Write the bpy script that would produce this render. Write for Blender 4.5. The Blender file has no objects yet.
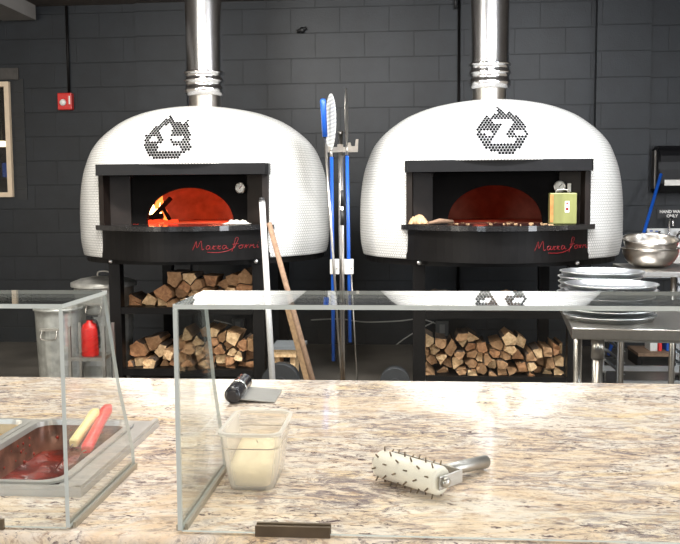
import bpy, bmesh, math, random
from mathutils import Vector, Matrix
random.seed(7)
C = bpy.context.scene.collection
PI = math.pi
# ------------------------------------------------------------------ camera
F = 885.0; CH = 1.30
yaw = math.radians(4.8); pitch = math.radians(4.95); roll = 0.0068; PPY = 272.0
Fw = Vector((-math.sin(yaw)*math.cos(pitch), math.cos(yaw)*math.cos(pitch), -math.sin(pitch)))
R0 = Vector((math.cos(yaw), math.sin(yaw), 0)); U0 = R0.cross(Fw)
RR = (R0*math.cos(roll) - U0*math.sin(roll)).normalized()
UU = (U0*math.cos(roll) + R0*math.sin(roll)).normalized()
CP = Vector((0, 0, CH))
cam_d = bpy.data.cameras.new('camera'); cam = bpy.data.objects.new('camera', cam_d); C.objects.link(cam)
cam_d.sensor_width = 36; cam_d.sensor_fit = 'HORIZONTAL'; cam_d.lens = 36*F/680; cam_d.shift_y = -(272-PPY)/680
cam_d.clip_start = .02
m4 = Matrix((RR, UU, -Fw)).transposed().to_4x4(); m4.translation = CP
cam.matrix_world = m4
bpy.context.scene.camera = cam
def at(px, py, Y=None, Z=None, X=None):
    """point of the room seen at a pixel of the photograph, on a known plane"""
    d = RR*((px-340)/F) + UU*((PPY-py)/F) + Fw
    t = (Y/d.y) if Y is not None else ((Z-CH)/d.z if Z is not None else X/d.x)
    return CP + d*t
def pix(p):
    v = Vector(p)-CP; t = v.dot(Fw); return 340+F*v.dot(RR)/t, PPY-F*v.dot(UU)/t
# ------------------------------------------------------------------ materials
def new_mat(name):
    m = bpy.data.materials.new(name); m.use_nodes = True
    nt = m.node_tree; return m, nt, nt.nodes['Principled BSDF']
def mat(name, col, rough=.5, metal=0, bump=0, scale=20, var=0, spec=.5, emit=None, es=0, stretch=(1,1,1), coat=0):
    m, nt, b = new_mat(name)
    b.inputs['Base Color'].default_value = (*col, 1); b.inputs['Roughness'].default_value = rough
    b.inputs['Metallic'].default_value = metal; b.inputs['Specular IOR Level'].default_value = spec
    if coat: b.inputs['Coat Weight'].default_value = coat; b.inputs['Coat Roughness'].default_value = .08
    if emit: b.inputs['Emission Color'].default_value = (*emit, 1); b.inputs['Emission Strength'].default_value = es
    if bump or var:
        tc = nt.nodes.new('ShaderNodeTexCoord'); mp = nt.nodes.new('ShaderNodeMapping'); mp.inputs['Scale'].default_value = stretch
        nz = nt.nodes.new('ShaderNodeTexNoise'); nz.inputs['Scale'].default_value = scale; nz.inputs['Detail'].default_value = 6
        nt.links.new(tc.outputs['Object'], mp.inputs[0]); nt.links.new(mp.outputs[0], nz.inputs['Vector'])
        if var:
            rp = nt.nodes.new('ShaderNodeValToRGB')
            rp.color_ramp.elements[0].position = .3; rp.color_ramp.elements[1].position = .7
            rp.color_ramp.elements[0].color = (*[max(0, c*(1-var)) for c in col], 1)
            rp.color_ramp.elements[1].color = (*[min(1, c*(1+var)) for c in col], 1)
            nt.links.new(nz.outputs['Fac'], rp.inputs[0]); nt.links.new(rp.outputs[0], b.inputs['Base Color'])
        if bump:
            bp = nt.nodes.new('ShaderNodeBump'); bp.inputs['Strength'].default_value = bump; bp.inputs['Distance'].default_value = .005
            nt.links.new(nz.outputs['Fac'], bp.inputs['Height']); nt.links.new(bp.outputs[0], b.inputs['Normal'])
    return m
def mth(nt, op, a, b=None, c=None):
    n = nt.nodes.new('ShaderNodeMath'); n.operation = op
    for i, v in enumerate((a, b, c)):
        if v is None: continue
        if isinstance(v, (int, float)): n.inputs[i].default_value = v
        else: nt.links.new(v, n.inputs[i])
    return n.outputs[0]
def block_mat(name, col, mort, bw=.42, rh=.212, offx=0, offz=0, noff=.5):
    m, nt, b = new_mat(name)
    tc = nt.nodes.new('ShaderNodeTexCoord'); sp = nt.nodes.new('ShaderNodeSeparateXYZ'); cb = nt.nodes.new('ShaderNodeCombineXYZ')
    nt.links.new(tc.outputs['Object'], sp.inputs[0])
    s = mth(nt, 'ADD', sp.outputs['X'], mth(nt, 'ADD', sp.outputs['Y'], offx))
    nt.links.new(s, cb.inputs[0]); nt.links.new(mth(nt, 'ADD', sp.outputs['Z'], offz), cb.inputs[1])
    br = nt.nodes.new('ShaderNodeTexBrick'); br.offset = noff
    br.inputs['Color1'].default_value = (*col, 1); br.inputs['Color2'].default_value = (*[c*.86 for c in col], 1)
    br.inputs['Mortar'].default_value = (*mort, 1); br.squash = 1; br.inputs['Scale'].default_value = 1
    br.inputs['Mortar Size'].default_value = .004; br.inputs['Mortar Smooth'].default_value = .4
    br.inputs['Brick Width'].default_value = bw; br.inputs['Row Height'].default_value = rh
    nt.links.new(cb.outputs[0], br.inputs['Vector'])
    nz = nt.nodes.new('ShaderNodeTexNoise'); nz.inputs['Scale'].default_value = 90; nz.inputs['Detail'].default_value = 4
    nt.links.new(tc.outputs['Object'], nz.inputs['Vector'])
    n2 = nt.nodes.new('ShaderNodeTexNoise'); n2.inputs['Scale'].default_value = 7; n2.inputs['Detail'].default_value = 5
    nt.links.new(tc.outputs['Object'], n2.inputs['Vector'])
    mx = nt.nodes.new('ShaderNodeMix'); mx.data_type = 'RGBA'; mx.blend_type = 'MULTIPLY'; mx.inputs['Factor'].default_value = .5
    rp = nt.nodes.new('ShaderNodeValToRGB'); rp.color_ramp.elements[0].position = .35; rp.color_ramp.elements[1].position = .65
    rp.color_ramp.elements[0].color = (.45, .45, .45, 1)
    nt.links.new(n2.outputs['Fac'], rp.inputs[0])
    nt.links.new(br.outputs['Color'], mx.inputs['A']); nt.links.new(rp.outputs[0], mx.inputs['B'])
    nt.links.new(mx.outputs['Result'], b.inputs['Base Color'])
    h = mth(nt, 'MULTIPLY_ADD', br.outputs['Fac'], -1.0, mth(nt, 'MULTIPLY', nz.outputs['Fac'], .35))
    bp = nt.nodes.new('ShaderNodeBump'); bp.inputs['Strength'].default_value = .55; bp.inputs['Distance'].default_value = .006
    nt.links.new(h, bp.inputs['Height']); nt.links.new(bp.outputs[0], b.inputs['Normal'])
    b.inputs['Roughness'].default_value = .48; b.inputs['Specular IOR Level'].default_value = .45
    return m
HS = .0195
def hex_mat():
    m, nt, b = new_mat('white_hex_tile')
    uv = nt.nodes.new('ShaderNodeUVMap'); uv.uv_map = 'UVMap'
    sp = nt.nodes.new('ShaderNodeSeparateXYZ'); nt.links.new(uv.outputs[0], sp.inputs[0])
    px = mth(nt, 'DIVIDE', sp.outputs[0], HS); py = mth(nt, 'DIVIDE', sp.outputs[1], HS)
    def cell(ox, oy):
        gx = mth(nt, 'SUBTRACT', mth(nt, 'FLOORED_MODULO', mth(nt, 'SUBTRACT', px, ox), 1.0), .5)
        gy = mth(nt, 'SUBTRACT', mth(nt, 'FLOORED_MODULO', mth(nt, 'SUBTRACT', py, oy), 1.7320508), .8660254)
        ax = mth(nt, 'ABSOLUTE', gx); ay = mth(nt, 'ABSOLUTE', gy)
        return mth(nt, 'MAXIMUM', ax, mth(nt, 'ADD', mth(nt, 'MULTIPLY', ax, .5), mth(nt, 'MULTIPLY', ay, .8660254)))
    d = mth(nt, 'MINIMUM', cell(0, 0), cell(.5, .8660254))
    mr = nt.nodes.new('ShaderNodeMapRange'); mr.inputs['From Min'].default_value = .41; mr.inputs['From Max'].default_value = .46
    nt.links.new(d, mr.inputs['Value'])
    mx = nt.nodes.new('ShaderNodeMix'); mx.data_type = 'RGBA'
    mx.inputs['A'].default_value = (.86, .86, .83, 1); mx.inputs['B'].default_value = (.30, .30, .30, 1)
    nt.links.new(mr.outputs[0], mx.inputs['Factor']); nt.links.new(mx.outputs['Result'], b.inputs['Base Color'])
    bp = nt.nodes.new('ShaderNodeBump'); bp.inputs['Strength'].default_value = .5; bp.inputs['Distance'].default_value = .002; bp.invert = True
    nt.links.new(mr.outputs[0], bp.inputs['Height']); nt.links.new(bp.outputs[0], b.inputs['Normal'])
    b.inputs['Roughness'].default_value = .22
    return m
def granite_mat(name='cream_granite'):
    m, nt, b = new_mat(name)
    tc = nt.nodes.new('ShaderNodeTexCoord')
    def noise(sc, st, det, dist=0, rough=.6, rot=0):
        mp = nt.nodes.new('ShaderNodeMapping'); mp.inputs['Scale'].default_value = st; mp.inputs['Rotation'].default_value = (0, 0, rot)
        n = nt.nodes.new('ShaderNodeTexNoise'); n.inputs['Scale'].default_value = sc; n.inputs['Detail'].default_value = det
        n.inputs['Distortion'].default_value = dist; n.inputs['Roughness'].default_value = rough
        nt.links.new(tc.outputs['Object'], mp.inputs[0]); nt.links.new(mp.outputs[0], n.inputs['Vector']); return n.outputs['Fac']
    def ramp(f, els):
        r = nt.nodes.new('ShaderNodeValToRGB'); nt.links.new(f, r.inputs[0])
        cr = r.color_ramp
        while len(cr.elements) < len(els): cr.elements.new(.5)
        for e, (p, c) in zip(cr.elements, els): e.position = p; e.color = (*c, 1)
        return r.outputs[0]
    def mix(f, a, bb, typ='MIX'):
        mx = nt.nodes.new('ShaderNodeMix'); mx.data_type = 'RGBA'; mx.blend_type = typ
        if isinstance(f, (int, float)): mx.inputs['Factor'].default_value = f
        else: nt.links.new(f, mx.inputs['Factor'])
        for k, v in (('A', a), ('B', bb)):
            if isinstance(v, tuple): mx.inputs[k].default_value = (*v, 1)
            else: nt.links.new(v, mx.inputs[k])
        return mx.outputs['Result']
    base = ramp(noise(3.2, (1, 2.2, 1), 5, 1.0), [(.30, (.90, .84, .77)), (.44, (.86, .68, .49)), (.54, (.90, .82, .73)), (.68, (.88, .68, .42))])
    v1 = ramp(noise(12, (1, 2.6, 1), 14, 2.4, .84, .05), [(.47, (0, 0, 0)), (.56, (1, 1, 1))])
    v2 = ramp(noise(1.7, (1, 3.4, 1), 4, 1.4), [(.40, (.18, .18, .18)), (.56, (1, 1, 1))])
    vv = mix(1.0, v1, v2, 'MULTIPLY')
    c = mix(vv, base, (.27, .225, .235))
    v4 = ramp(noise(30, (1, 2.4, 1), 8, .8, .75, .06), [(.53, (0, 0, 0)), (.62, (.9, .9, .9))])
    c = mix(v4, c, (.50, .36, .27))
    v3 = ramp(noise(60, (1, 2.0, 1), 6, .6, .7, .06), [(.55, (0, 0, 0)), (.61, (1, 1, 1))])
    c = mix(mix(1.0, v3, ramp(noise(4, (1, 3, 1), 5, 1.0), [(.42, (.15, .15, .15)), (.58, (1, 1, 1))]), 'MULTIPLY'), c, (.13, .09, .10))
    nt.links.new(c, b.inputs['Base Color']); b.inputs['Roughness'].default_value = .07; b.inputs['Specular IOR Level'].default_value = .4
    return m
def glass_mat(name, tint=(.97, .985, .98), rough=.0):
    m = bpy.data.materials.new(name); m.use_nodes = True; nt = m.node_tree; nt.nodes.clear()
    o = nt.nodes.new('ShaderNodeOutputMaterial'); t = nt.nodes.new('ShaderNodeBsdfTransparent'); g = nt.nodes.new('ShaderNodeBsdfGlossy')
    t.inputs[0].default_value = (*tint, 1); g.inputs['Roughness'].default_value = rough
    gm = nt.nodes.new('ShaderNodeNewGeometry')
    inc = nt.nodes.new('ShaderNodeVectorMath'); inc.operation = 'DOT_PRODUCT'
    nt.links.new(gm.outputs['Incoming'], inc.inputs[0]); nt.links.new(gm.outputs['Normal'], inc.inputs[1])
    c = mth(nt, 'ABSOLUTE', inc.outputs['Value'])
    # Schlick reflectance of a pane surface
    f = mth(nt, 'MULTIPLY_ADD', mth(nt, 'POWER', mth(nt, 'SUBTRACT', 1.0, c), 5.0), .96, .04)
    mx = nt.nodes.new('ShaderNodeMixShader'); nt.links.new(f, mx.inputs[0]); nt.links.new(t.outputs[0], mx.inputs[1]); nt.links.new(g.outputs[0], mx.inputs[2])
    nt.links.new(mx.outputs[0], o.inputs[0]); return m
def frosted_mat():
    m = bpy.data.materials.new('frosted_plastic'); m.use_nodes = True; nt = m.node_tree; nt.nodes.clear()
    o = nt.nodes.new('ShaderNodeOutputMaterial'); t = nt.nodes.new('ShaderNodeBsdfTransparent'); d = nt.nodes.new('ShaderNodeBsdfPrincipled')
    d.inputs['Base Color'].default_value = (.93, .9, .85, 1); d.inputs['Roughness'].default_value = .15
    t.inputs[0].default_value = (1, .98, .95, 1)
    gm = nt.nodes.new('ShaderNodeNewGeometry')
    inc = nt.nodes.new('ShaderNodeVectorMath'); inc.operation = 'DOT_PRODUCT'
    nt.links.new(gm.outputs['Incoming'], inc.inputs[0]); nt.links.new(gm.outputs['Normal'], inc.inputs[1])
    f = mth(nt, 'MULTIPLY_ADD', mth(nt, 'SUBTRACT', 1.0, mth(nt, 'ABSOLUTE', inc.outputs['Value'])), .35, .17)
    mx = nt.nodes.new('ShaderNodeMixShader'); nt.links.new(f, mx.inputs[0]); nt.links.new(t.outputs[0], mx.inputs[1]); nt.links.new(d.outputs[0], mx.inputs[2])
    nt.links.new(mx.outputs[0], o.inputs[0]); return m
def wood_mat(name, c1, c2):
    m, nt, b = new_mat(name)
    tc = nt.nodes.new('ShaderNodeTexCoord'); mp = nt.nodes.new('ShaderNodeMapping'); mp.inputs['Scale'].default_value = (1, .12, 1)
    oi = nt.nodes.new('ShaderNodeObjectInfo')
    n = nt.nodes.new('ShaderNodeTexNoise'); n.inputs['Scale'].default_value = 45; n.inputs['Detail'].default_value = 6; n.inputs['Distortion'].default_value = .6
    ad = nt.nodes.new('ShaderNodeVectorMath'); ad.operation = 'ADD'
    nt.links.new(tc.outputs['Object'], ad.inputs[0]); nt.links.new(oi.outputs['Location'], ad.inputs[1])
    nt.links.new(ad.outputs[0], mp.inputs[0]); nt.links.new(mp.outputs[0], n.inputs['Vector'])
    r = nt.nodes.new('ShaderNodeValToRGB'); r.color_ramp.elements[0].position = .3; r.color_ramp.elements[1].position = .7
    r.color_ramp.elements[0].color = (*c1, 1); r.color_ramp.elements[1].color = (*c2, 1)
    nt.links.new(n.outputs['Fac'], r.inputs[0]); nt.links.new(r.outputs[0], b.inputs['Base Color'])
    bp = nt.nodes.new('ShaderNodeBump'); bp.inputs['Strength'].default_value = .5; bp.inputs['Distance'].default_value = .004
    nt.links.new(n.outputs['Fac'], bp.inputs['Height']); nt.links.new(bp.outputs[0], b.inputs['Normal'])
    b.inputs['Roughness'].default_value = .8; return m
def brick_in_mat(name, col):
    m, nt, b = new_mat(name)
    tc = nt.nodes.new('ShaderNodeTexCoord')
    n = nt.nodes.new('ShaderNodeTexNoise'); n.inputs['Scale'].default_value = 14; n.inputs['Detail'].default_value = 6
    nt.links.new(tc.outputs['Object'], n.inputs['Vector'])
    r = nt.nodes.new('ShaderNodeValToRGB'); r.color_ramp.elements[0].position = .3; r.color_ramp.elements[1].position = .7
    r.color_ramp.elements[0].color = (*[c*.7 for c in col], 1); r.color_ramp.elements[1].color = (*col, 1)
    nt.links.new(n.outputs['Fac'], r.inputs[0]); nt.links.new(r.outputs[0], b.inputs['Base Color']); b.inputs['Roughness'].default_value = .9
    return m
def perf_mat():
    m, nt, b = new_mat('perforated_aluminium')
    uv = nt.nodes.new('ShaderNodeTexCoord'); sp = nt.nodes.new('ShaderNodeSeparateXYZ'); nt.links.new(uv.outputs['Object'], sp.inputs[0])
    def w(o, k): return mth(nt, 'ABSOLUTE', mth(nt, 'SINE', mth(nt, 'MULTIPLY', o, k)))
    f = mth(nt, 'MULTIPLY', w(sp.outputs['X'], 130), w(sp.outputs['Z'], 130))
    g = mth(nt, 'GREATER_THAN', f, .62)
    mx = nt.nodes.new('ShaderNodeMix'); mx.data_type = 'RGBA'; mx.inputs['A'].default_value = (.86, .88, .88, 1); mx.inputs['B'].default_value = (.34, .37, .40, 1)
    nt.links.new(g, mx.inputs['Factor']); nt.links.new(mx.outputs['Result'], b.inputs['Base Color'])
    b.inputs['Roughness'].default_value = .4; b.inputs['Metallic'].default_value = .25
    return m
M = {}
M['wall'] = block_mat('charcoal_block', (.0135, .017, .0215), (.008, .010, .0125), offx=.12, offz=.075)
M['pilaster'] = block_mat('charcoal_block_pier', (.0135, .017, .0215), (.008, .010, .0125), bw=2.0, offx=.9, offz=.075)
M['quoin'] = block_mat('charcoal_small_block', (.022, .024, .026), (.038, .038, .036), bw=.5, rh=.106, offx=.9)
M['ceiling'] = mat('dark_ceiling', (.08, .068, .058), .8, bump=.2, var=.2)
M['duct'] = mat('grey_painted_metal', (.22, .21, .20), .5, var=.1, scale=4)
M['floor'] = mat('sealed_concrete', (.13, .115, .10), .35, bump=.1, var=.35, scale=3)
M['sidewall'] = mat('warm_plaster', (.66, .60, .52), .8, var=.05, scale=3)
M['hex'] = hex_mat()
M['hexblack'] = mat('black_glazed_tile', (.004, .0045, .006), .6, spec=.05)
M['black'] = mat('black_steel', (.0055, .005, .005), .48, spec=.2, var=.25, scale=12, bump=.03)
M['panel'] = mat('brown_black_steel', (.013, .0085, .0065), .5, spec=.3, var=.35, scale=9)
M['soot'] = mat('soot_black', (.004, .0035, .0035), .85, spec=.1, var=.3, scale=8)
M['deck'] = mat('black_granite', (.018, .018, .019), .12, var=.5, scale=120)
M['hood'] = mat('hood_black_steel', (.008, .008, .009), .45, spec=.25, var=.15, scale=12)
M['brick_firelit'] = brick_in_mat('chamber_brick_firelit', (.62, .25, .15))  # fire glow put into a brighter colour of the same brick
M['brick'] = brick_in_mat('chamber_brick_dim', (.50, .22, .14))  # same brick coloured dimmer for the oven without a fire
M['chrome'] = mat('polished_steel', (.88, .88, .89), .20, 1, bump=.04, scale=6, stretch=(1, 1, .2))
M['steel'] = mat('brushed_steel', (.50, .475, .44), .30, 1, bump=.05, scale=60, var=.06)
M['steel_dull'] = mat('dull_steel', (.42, .40, .37), .42, 1, var=.15, scale=14)
M['alu'] = mat('pan_aluminium', (.80, .82, .84), .30, 1, var=.04, scale=20)
M['galv'] = mat('galvanised_steel', (.50, .50, .47), .45, .6, var=.28, scale=16, bump=.05)
M['bolt'] = mat('bolt_head', (.75, .75, .75), .3, 1)
M['red'] = mat('red_enamel', (.62, .02, .015), .35)
M['redtext'] = mat('red_lettering', (.25, .006, .010), .4)
M['white'] = mat('white_plastic', (.85, .84, .80), .4)
M['blue'] = mat('blue_plastic', (.012, .10, .50), .35)
M['perf'] = perf_mat()
M['rubber'] = mat('black_rubber', (.015, .015, .016), .45)
M['greydisc'] = mat('dark_grey_plastic', (.03, .032, .035), .5, var=.1)
M['cream'] = mat('cream_frame_paint', (.72, .58, .42), .5, var=.05)
M['glass'] = glass_mat('clear_glass'); M['edge'] = mat('glass_edge', (.60, .64, .62), .2, spec=.8, var=.05, scale=30)
M['frost'] = frosted_mat()
M['frostrim'] = mat('plastic_rim', (.86, .80, .70), .25)
M['flour'] = mat('yellow_flour', (.93, .83, .58), .95, bump=.6, var=.06, scale=60)
M['granite'] = granite_mat()
M['woodhandle'] = wood_mat('tan_wood_handle', (.20, .12, .075), (.33, .21, .135))
M['woodboard'] = wood_mat('brown_wood_board', (.20, .12, .06), (.36, .22, .11))
M['cut'] = wood_mat('cut_wood', (.48, .29, .14), (.86, .62, .36))
M['cut2'] = wood_mat('cut_wood_red', (.28, .13, .06), (.54, .28, .13))
M['split'] = wood_mat('split_wood', (.28, .15, .07), (.48, .28, .14))
M['bark'] = wood_mat('bark', (.05, .035, .025), (.16, .11, .08))
M['paper'] = mat('brown_paper', (.62, .40, .22), .85, var=.2, scale=30, bump=.4)
M['cloth'] = mat('white_rag', (.72, .68, .60), .95, var=.12, scale=50, bump=.6)
M['sauce'] = mat('red_sauce', (.14, .012, .006), .25, var=.8, scale=32, bump=1.0)
M['sauce_smear'] = mat('sauce_smears', (.42, .03, .015), .3, var=.5, scale=40)
M['sauced_steel'] = mat('sauce_stained_steel', (.17, .075, .05), .35, .3, var=.8, scale=28)
M['stained'] = mat('tan_stained_steel', (.50, .40, .26), .4, .3, var=.3, scale=20)
M['satin'] = mat('satin_steel', (.50, .49, .47), .38, .55, var=.06, scale=30)
M['dough'] = mat('tan_filling', (.62, .42, .20), .6, var=.3, scale=25, bump=.5)
M['yellow'] = mat('yellow_plastic', (.90, .78, .36), .4)
M['redplastic'] = mat('red_plastic', (.85, .05, .05), .3)
M['nylon'] = mat('white_nylon', (.88, .84, .74), .35)
M['bronze'] = mat('bronze_metal', (.20, .15, .10), .4, .7, var=.2)
M['channel'] = mat('grey_channel', (.42, .38, .31), .4, .5)
M['tincolor'] = mat('olive_tin', (.24, .25, .09), .4, .2, var=.35, scale=9, stretch=(1, 1, .25))
M['tinrust'] = mat('tin_side', (.55, .25, .08), .5, .3, var=.3)
M['dial'] = mat('dial_face', (.80, .80, .76), .4)
M['cord'] = mat('pale_cable', (.45, .44, .42), .5)
M['outlet'] = mat('dark_outlet', (.10, .105, .11), .4)
M['night'] = mat('night_glass', (.006, .007, .010), .05)
def emis(name, col, s):
    m = bpy.data.materials.new(name); m.use_nodes = True; nt = m.node_tree; nt.nodes.clear()
    o = nt.nodes.new('ShaderNodeOutputMaterial'); e = nt.nodes.new('ShaderNodeEmission'); e.inputs[0].default_value = (*col, 1); e.inputs[1].default_value = s
    nt.links.new(e.outputs[0], o.inputs[0]); return m
M['flame'] = emis('flame_core', (1, .62, .25), 9); M['flame2'] = emis('flame_outer', (1, .16, .03), 3.0); M['ember'] = emis('ember_glow', (1, .05, .015), 1.6)
M['lampglow'] = emis('lamp_glow', (1, .82, .5), 2.0); M['blueglow'] = emis('blue_screen_glow', (.03, .08, .30), .3)
# ------------------------------------------------------------------ mesh helpers
def box(bm, c, s, rot=None, mi=0, bev=0):
    v = []
    for z in (-.5, .5):
        for x, y in ((-.5, -.5), (.5, -.5), (.5, .5), (-.5, .5)):
            p = Vector((x*s[0], y*s[1], z*s[2]))
            if rot is not None: p = rot @ p
            v.append(bm.verts.new(p + Vector(c)))
    fs = [bm.faces.new([v[i] for i in f]) for f in ((3, 2, 1, 0), (4, 5, 6, 7), (0, 1, 5, 4), (1, 2, 6, 5), (2, 3, 7, 6), (3, 0, 4, 7))]
    for f in fs: f.material_index = mi
    if bev:
        es = list({e for f in fs for e in f.edges})
        r = bmesh.ops.bevel(bm, geom=es, offset=bev, segments=2, affect='EDGES', profile=.5)
        for f in r['faces']: f.material_index = mi
    return fs
def tube(bm, pts, r, n=10, mi=0, cap=True, smooth=True):
    pts = [Vector(p) for p in pts]; rs = r if isinstance(r, (list, tuple)) else [r]*len(pts)
    rings = []; up = None
    for i, p in enumerate(pts):
        d = (pts[min(i+1, len(pts)-1)] - pts[max(i-1, 0)]).normalized()
        if up is None: up = Vector((0, 0, 1)) if abs(d.z) < .9 else Vector((1, 0, 0))
        a = d.cross(up).normalized(); b = a.cross(d).normalized(); up = b
        rings.append([bm.verts.new(p + (a*math.cos(2*PI*k/n) + b*math.sin(2*PI*k/n))*rs[i]) for k in range(n)])
    for A, B in zip(rings, rings[1:]):
        for k in range(n):
            f = bm.faces.new((A[k], A[(k+1) % n], B[(k+1) % n], B[k])); f.smooth = smooth; f.material_index = mi
    if cap:
        for rg in (rings[0][::-1], rings[-1]):
            f = bm.faces.new(rg); f.material_index = mi
def lathe(bm, prof, c=(0, 0, 0), n=40, mi=0, rot=None, smooth=True):
    c = Vector(c); rings = []
    def P(x, y, z):
        v = Vector((x, y, z))
        if rot is not None: v = rot @ v
        return bm.verts.new(v + c)
    for r, z in prof:
        rings.append([P(0, 0, z)] if r < 1e-6 else [P(r*math.cos(2*PI*k/n), r*math.sin(2*PI*k/n), z) for k in range(n)])
    for A, B in zip(rings, rings[1:]):
        for k in range(n):
            k2 = (k+1) % n
            if len(A) == 1 and len(B) == 1: continue
            if len(A) == 1: vs = (A[0], B[k2], B[k])
            elif len(B) == 1: vs = (A[k], A[k2], B[0])
            else: vs = (A[k], A[k2], B[k2], B[k])
            f = bm.faces.new(vs); f.smooth = smooth; f.material_index = mi
def prism(bm, poly, a0, a1, axis='y', mi=0, cap_mi=None):
    def P(u, v, w):
        return {'y': (u, w, v), 'z': (u, v, w), 'x': (w, u, v)}[axis]
    A = [bm.verts.new(P(u, v, a0)) for u, v in poly]; B = [bm.verts.new(P(u, v, a1)) for u, v in poly]
    n = len(poly)
    for k in range(n):
        f = bm.faces.new((A[k], A[(k+1) % n], B[(k+1) % n], B[k])); f.material_index = mi
    for rg in (A[::-1], B):
        f = bm.faces.new(rg); f.material_index = mi if cap_mi is None else cap_mi
def rz(a): return Matrix.Rotation(a, 3, 'Z')
def obj(name, bm, mats, parent=None, loc=None, recalc=True):
    if recalc: bmesh.ops.recalc_face_normals(bm, faces=bm.faces[:])
    me = bpy.data.meshes.new(name); bm.to_mesh(me); bm.free()
    for m in (mats if isinstance(mats, (list, tuple)) else [mats]): me.materials.append(M[m] if isinstance(m, str) else m)
    o = bpy.data.objects.new(name, me); C.objects.link(o)
    if parent: o.parent = parent
    if loc is not None: o.location = loc
    return o
def tag(o, label, cat, group=None, kind=None):
    o['label'] = label; o['category'] = cat
    if group: o['group'] = group
    if kind: o['kind'] = kind
    return o
def thing(name, label, cat, loc=(0, 0, 0), rot=0, group=None):
    o = bpy.data.objects.new(name, None); C.objects.link(o); o.location = loc; o.rotation_euler = (0, 0, rot); o.empty_display_size = .05
    return tag(o, label, cat, group)
def struct(name, bm, m, label=None):
    o = obj(name, bm, m); o['kind'] = 'structure'
    o['label'] = label or name.replace('_', ' '); o['category'] = name.split('_')[0]
    return o
def B(): return bmesh.new()
def recenter(o):
    me = o.data; c = sum((v.co for v in me.vertices), Vector())/len(me.vertices)
    me.transform(Matrix.Translation(-c)); o.location = c
# ------------------------------------------------------------------ room
WY = 7.65; CZ = 2.96; XL, XR, YB = -5.2, 4.6, -3.2
bm = B(); box(bm, ((XL+XR)/2, (WY+YB)/2, -.05), (XR-XL, WY-YB, .1)); struct('floor', bm, 'floor', 'grey brown sealed concrete floor')
bm = B(); box(bm, ((XL+XR)/2, (WY+YB)/2, CZ+.05), (XR-XL, WY-YB, .1)); struct('ceiling', bm, 'ceiling', 'dark brown ceiling')
# rear wall with a window hole at the left
w0 = at(-30, 82, Y=WY); w1 = at(14.5, 197, Y=WY)
wx0, wx1, wz0, wz1 = w0.x, w1.x, w1.z, at(12, 82, Y=WY).z
bm = B()
box(bm, ((wx1+XR)/2, WY+.1, CZ/2), (XR-wx1, .2, CZ)); box(bm, ((XL+wx0)/2, WY+.1, CZ/2), (wx0-XL, .2, CZ))
box(bm, ((wx0+wx1)/2, WY+.1, wz0/2), (wx1-wx0, .2, wz0)); box(bm, ((wx0+wx1)/2, WY+.1, (wz1+CZ)/2), (wx1-wx0, .2, CZ-wz1))
struct('wall_back', bm, 'wall', 'charcoal painted concrete block wall behind the ovens')
for nm, x in (('wall_left', XL-.05), ('wall_right', XR+.05)):
    bm = B(); box(bm, (x, (WY+YB)/2, CZ/2), (.1, WY-YB, CZ)); struct(nm, bm, 'sidewall')
bm = B(); box(bm, ((XL+XR)/2, YB-.05, CZ/2), (XR-XL, .1, CZ)); struct('wall_front', bm, mat('dim_front_wall', (.10, .09, .08), .7))
# piers
for k, (pa, pb, t) in enumerate(((136, 186, .03), (597, 651, .09))):
    xa = at(pa, 60, Y=WY-t).x; xb = at(pb, 60, Y=WY-t).x
    bm = B(); box(bm, ((xa+xb)/2, WY-t/2, CZ/2), (xb-xa, t, CZ)); struct('trim_%d' % (k+1), bm, 'pilaster', 'charcoal block pier on the rear wall')
xa = at(15, 120, Y=WY).x; xb = at(25, 120, Y=WY).x
bm = B(); box(bm, ((xa+xb)/2, WY-.004, (wz0+wz1)/2), (xb-xa, .008, wz1-wz0+.05)); struct('trim_3', bm, 'quoin', 'small charcoal blocks beside the window')
xb = at(19, 75, Y=WY).x
bm = B(); box(bm, ((wx0+xb)/2, WY-.01, at(10, 74, Y=WY).z), (xb-wx0, .02, .10)); struct('trim_4', bm, mat('lintel_paint', (.055, .05, .045), .6, var=.2), 'lintel above the window')
# window
fw = bpy.data.objects.new('window_1', None); C.objects.link(fw); fw['kind'] = 'structure'; fw['label'] = 'cream framed window at the left edge'; fw['category'] = 'window'
bm = B(); t = .042
wz1_ = wz1; 
box(bm, (wx1-t/2, WY-.01, (wz0+wz1)/2), (t, .06, wz1-wz0)); box(bm, (wx0+t/2, WY-.01, (wz0+wz1)/2), (t, .06, wz1-wz0))
box(bm, ((wx0+wx1)/2, WY-.01, wz1-t/2), (wx1-wx0-2*t, .06, t)); box(bm, ((wx0+wx1)/2, WY-.01, wz0+t/2), (wx1-wx0-2*t, .06, t))
obj('window_frame', bm, 'cream', fw)
bm = B(); box(bm, ((wx0+wx1)/2, WY+.02, (wz0+wz1)/2), (wx1-wx0-2*t, .006, wz1-wz0-2*t)); obj('window_pane', bm, 'glass', fw)
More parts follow.
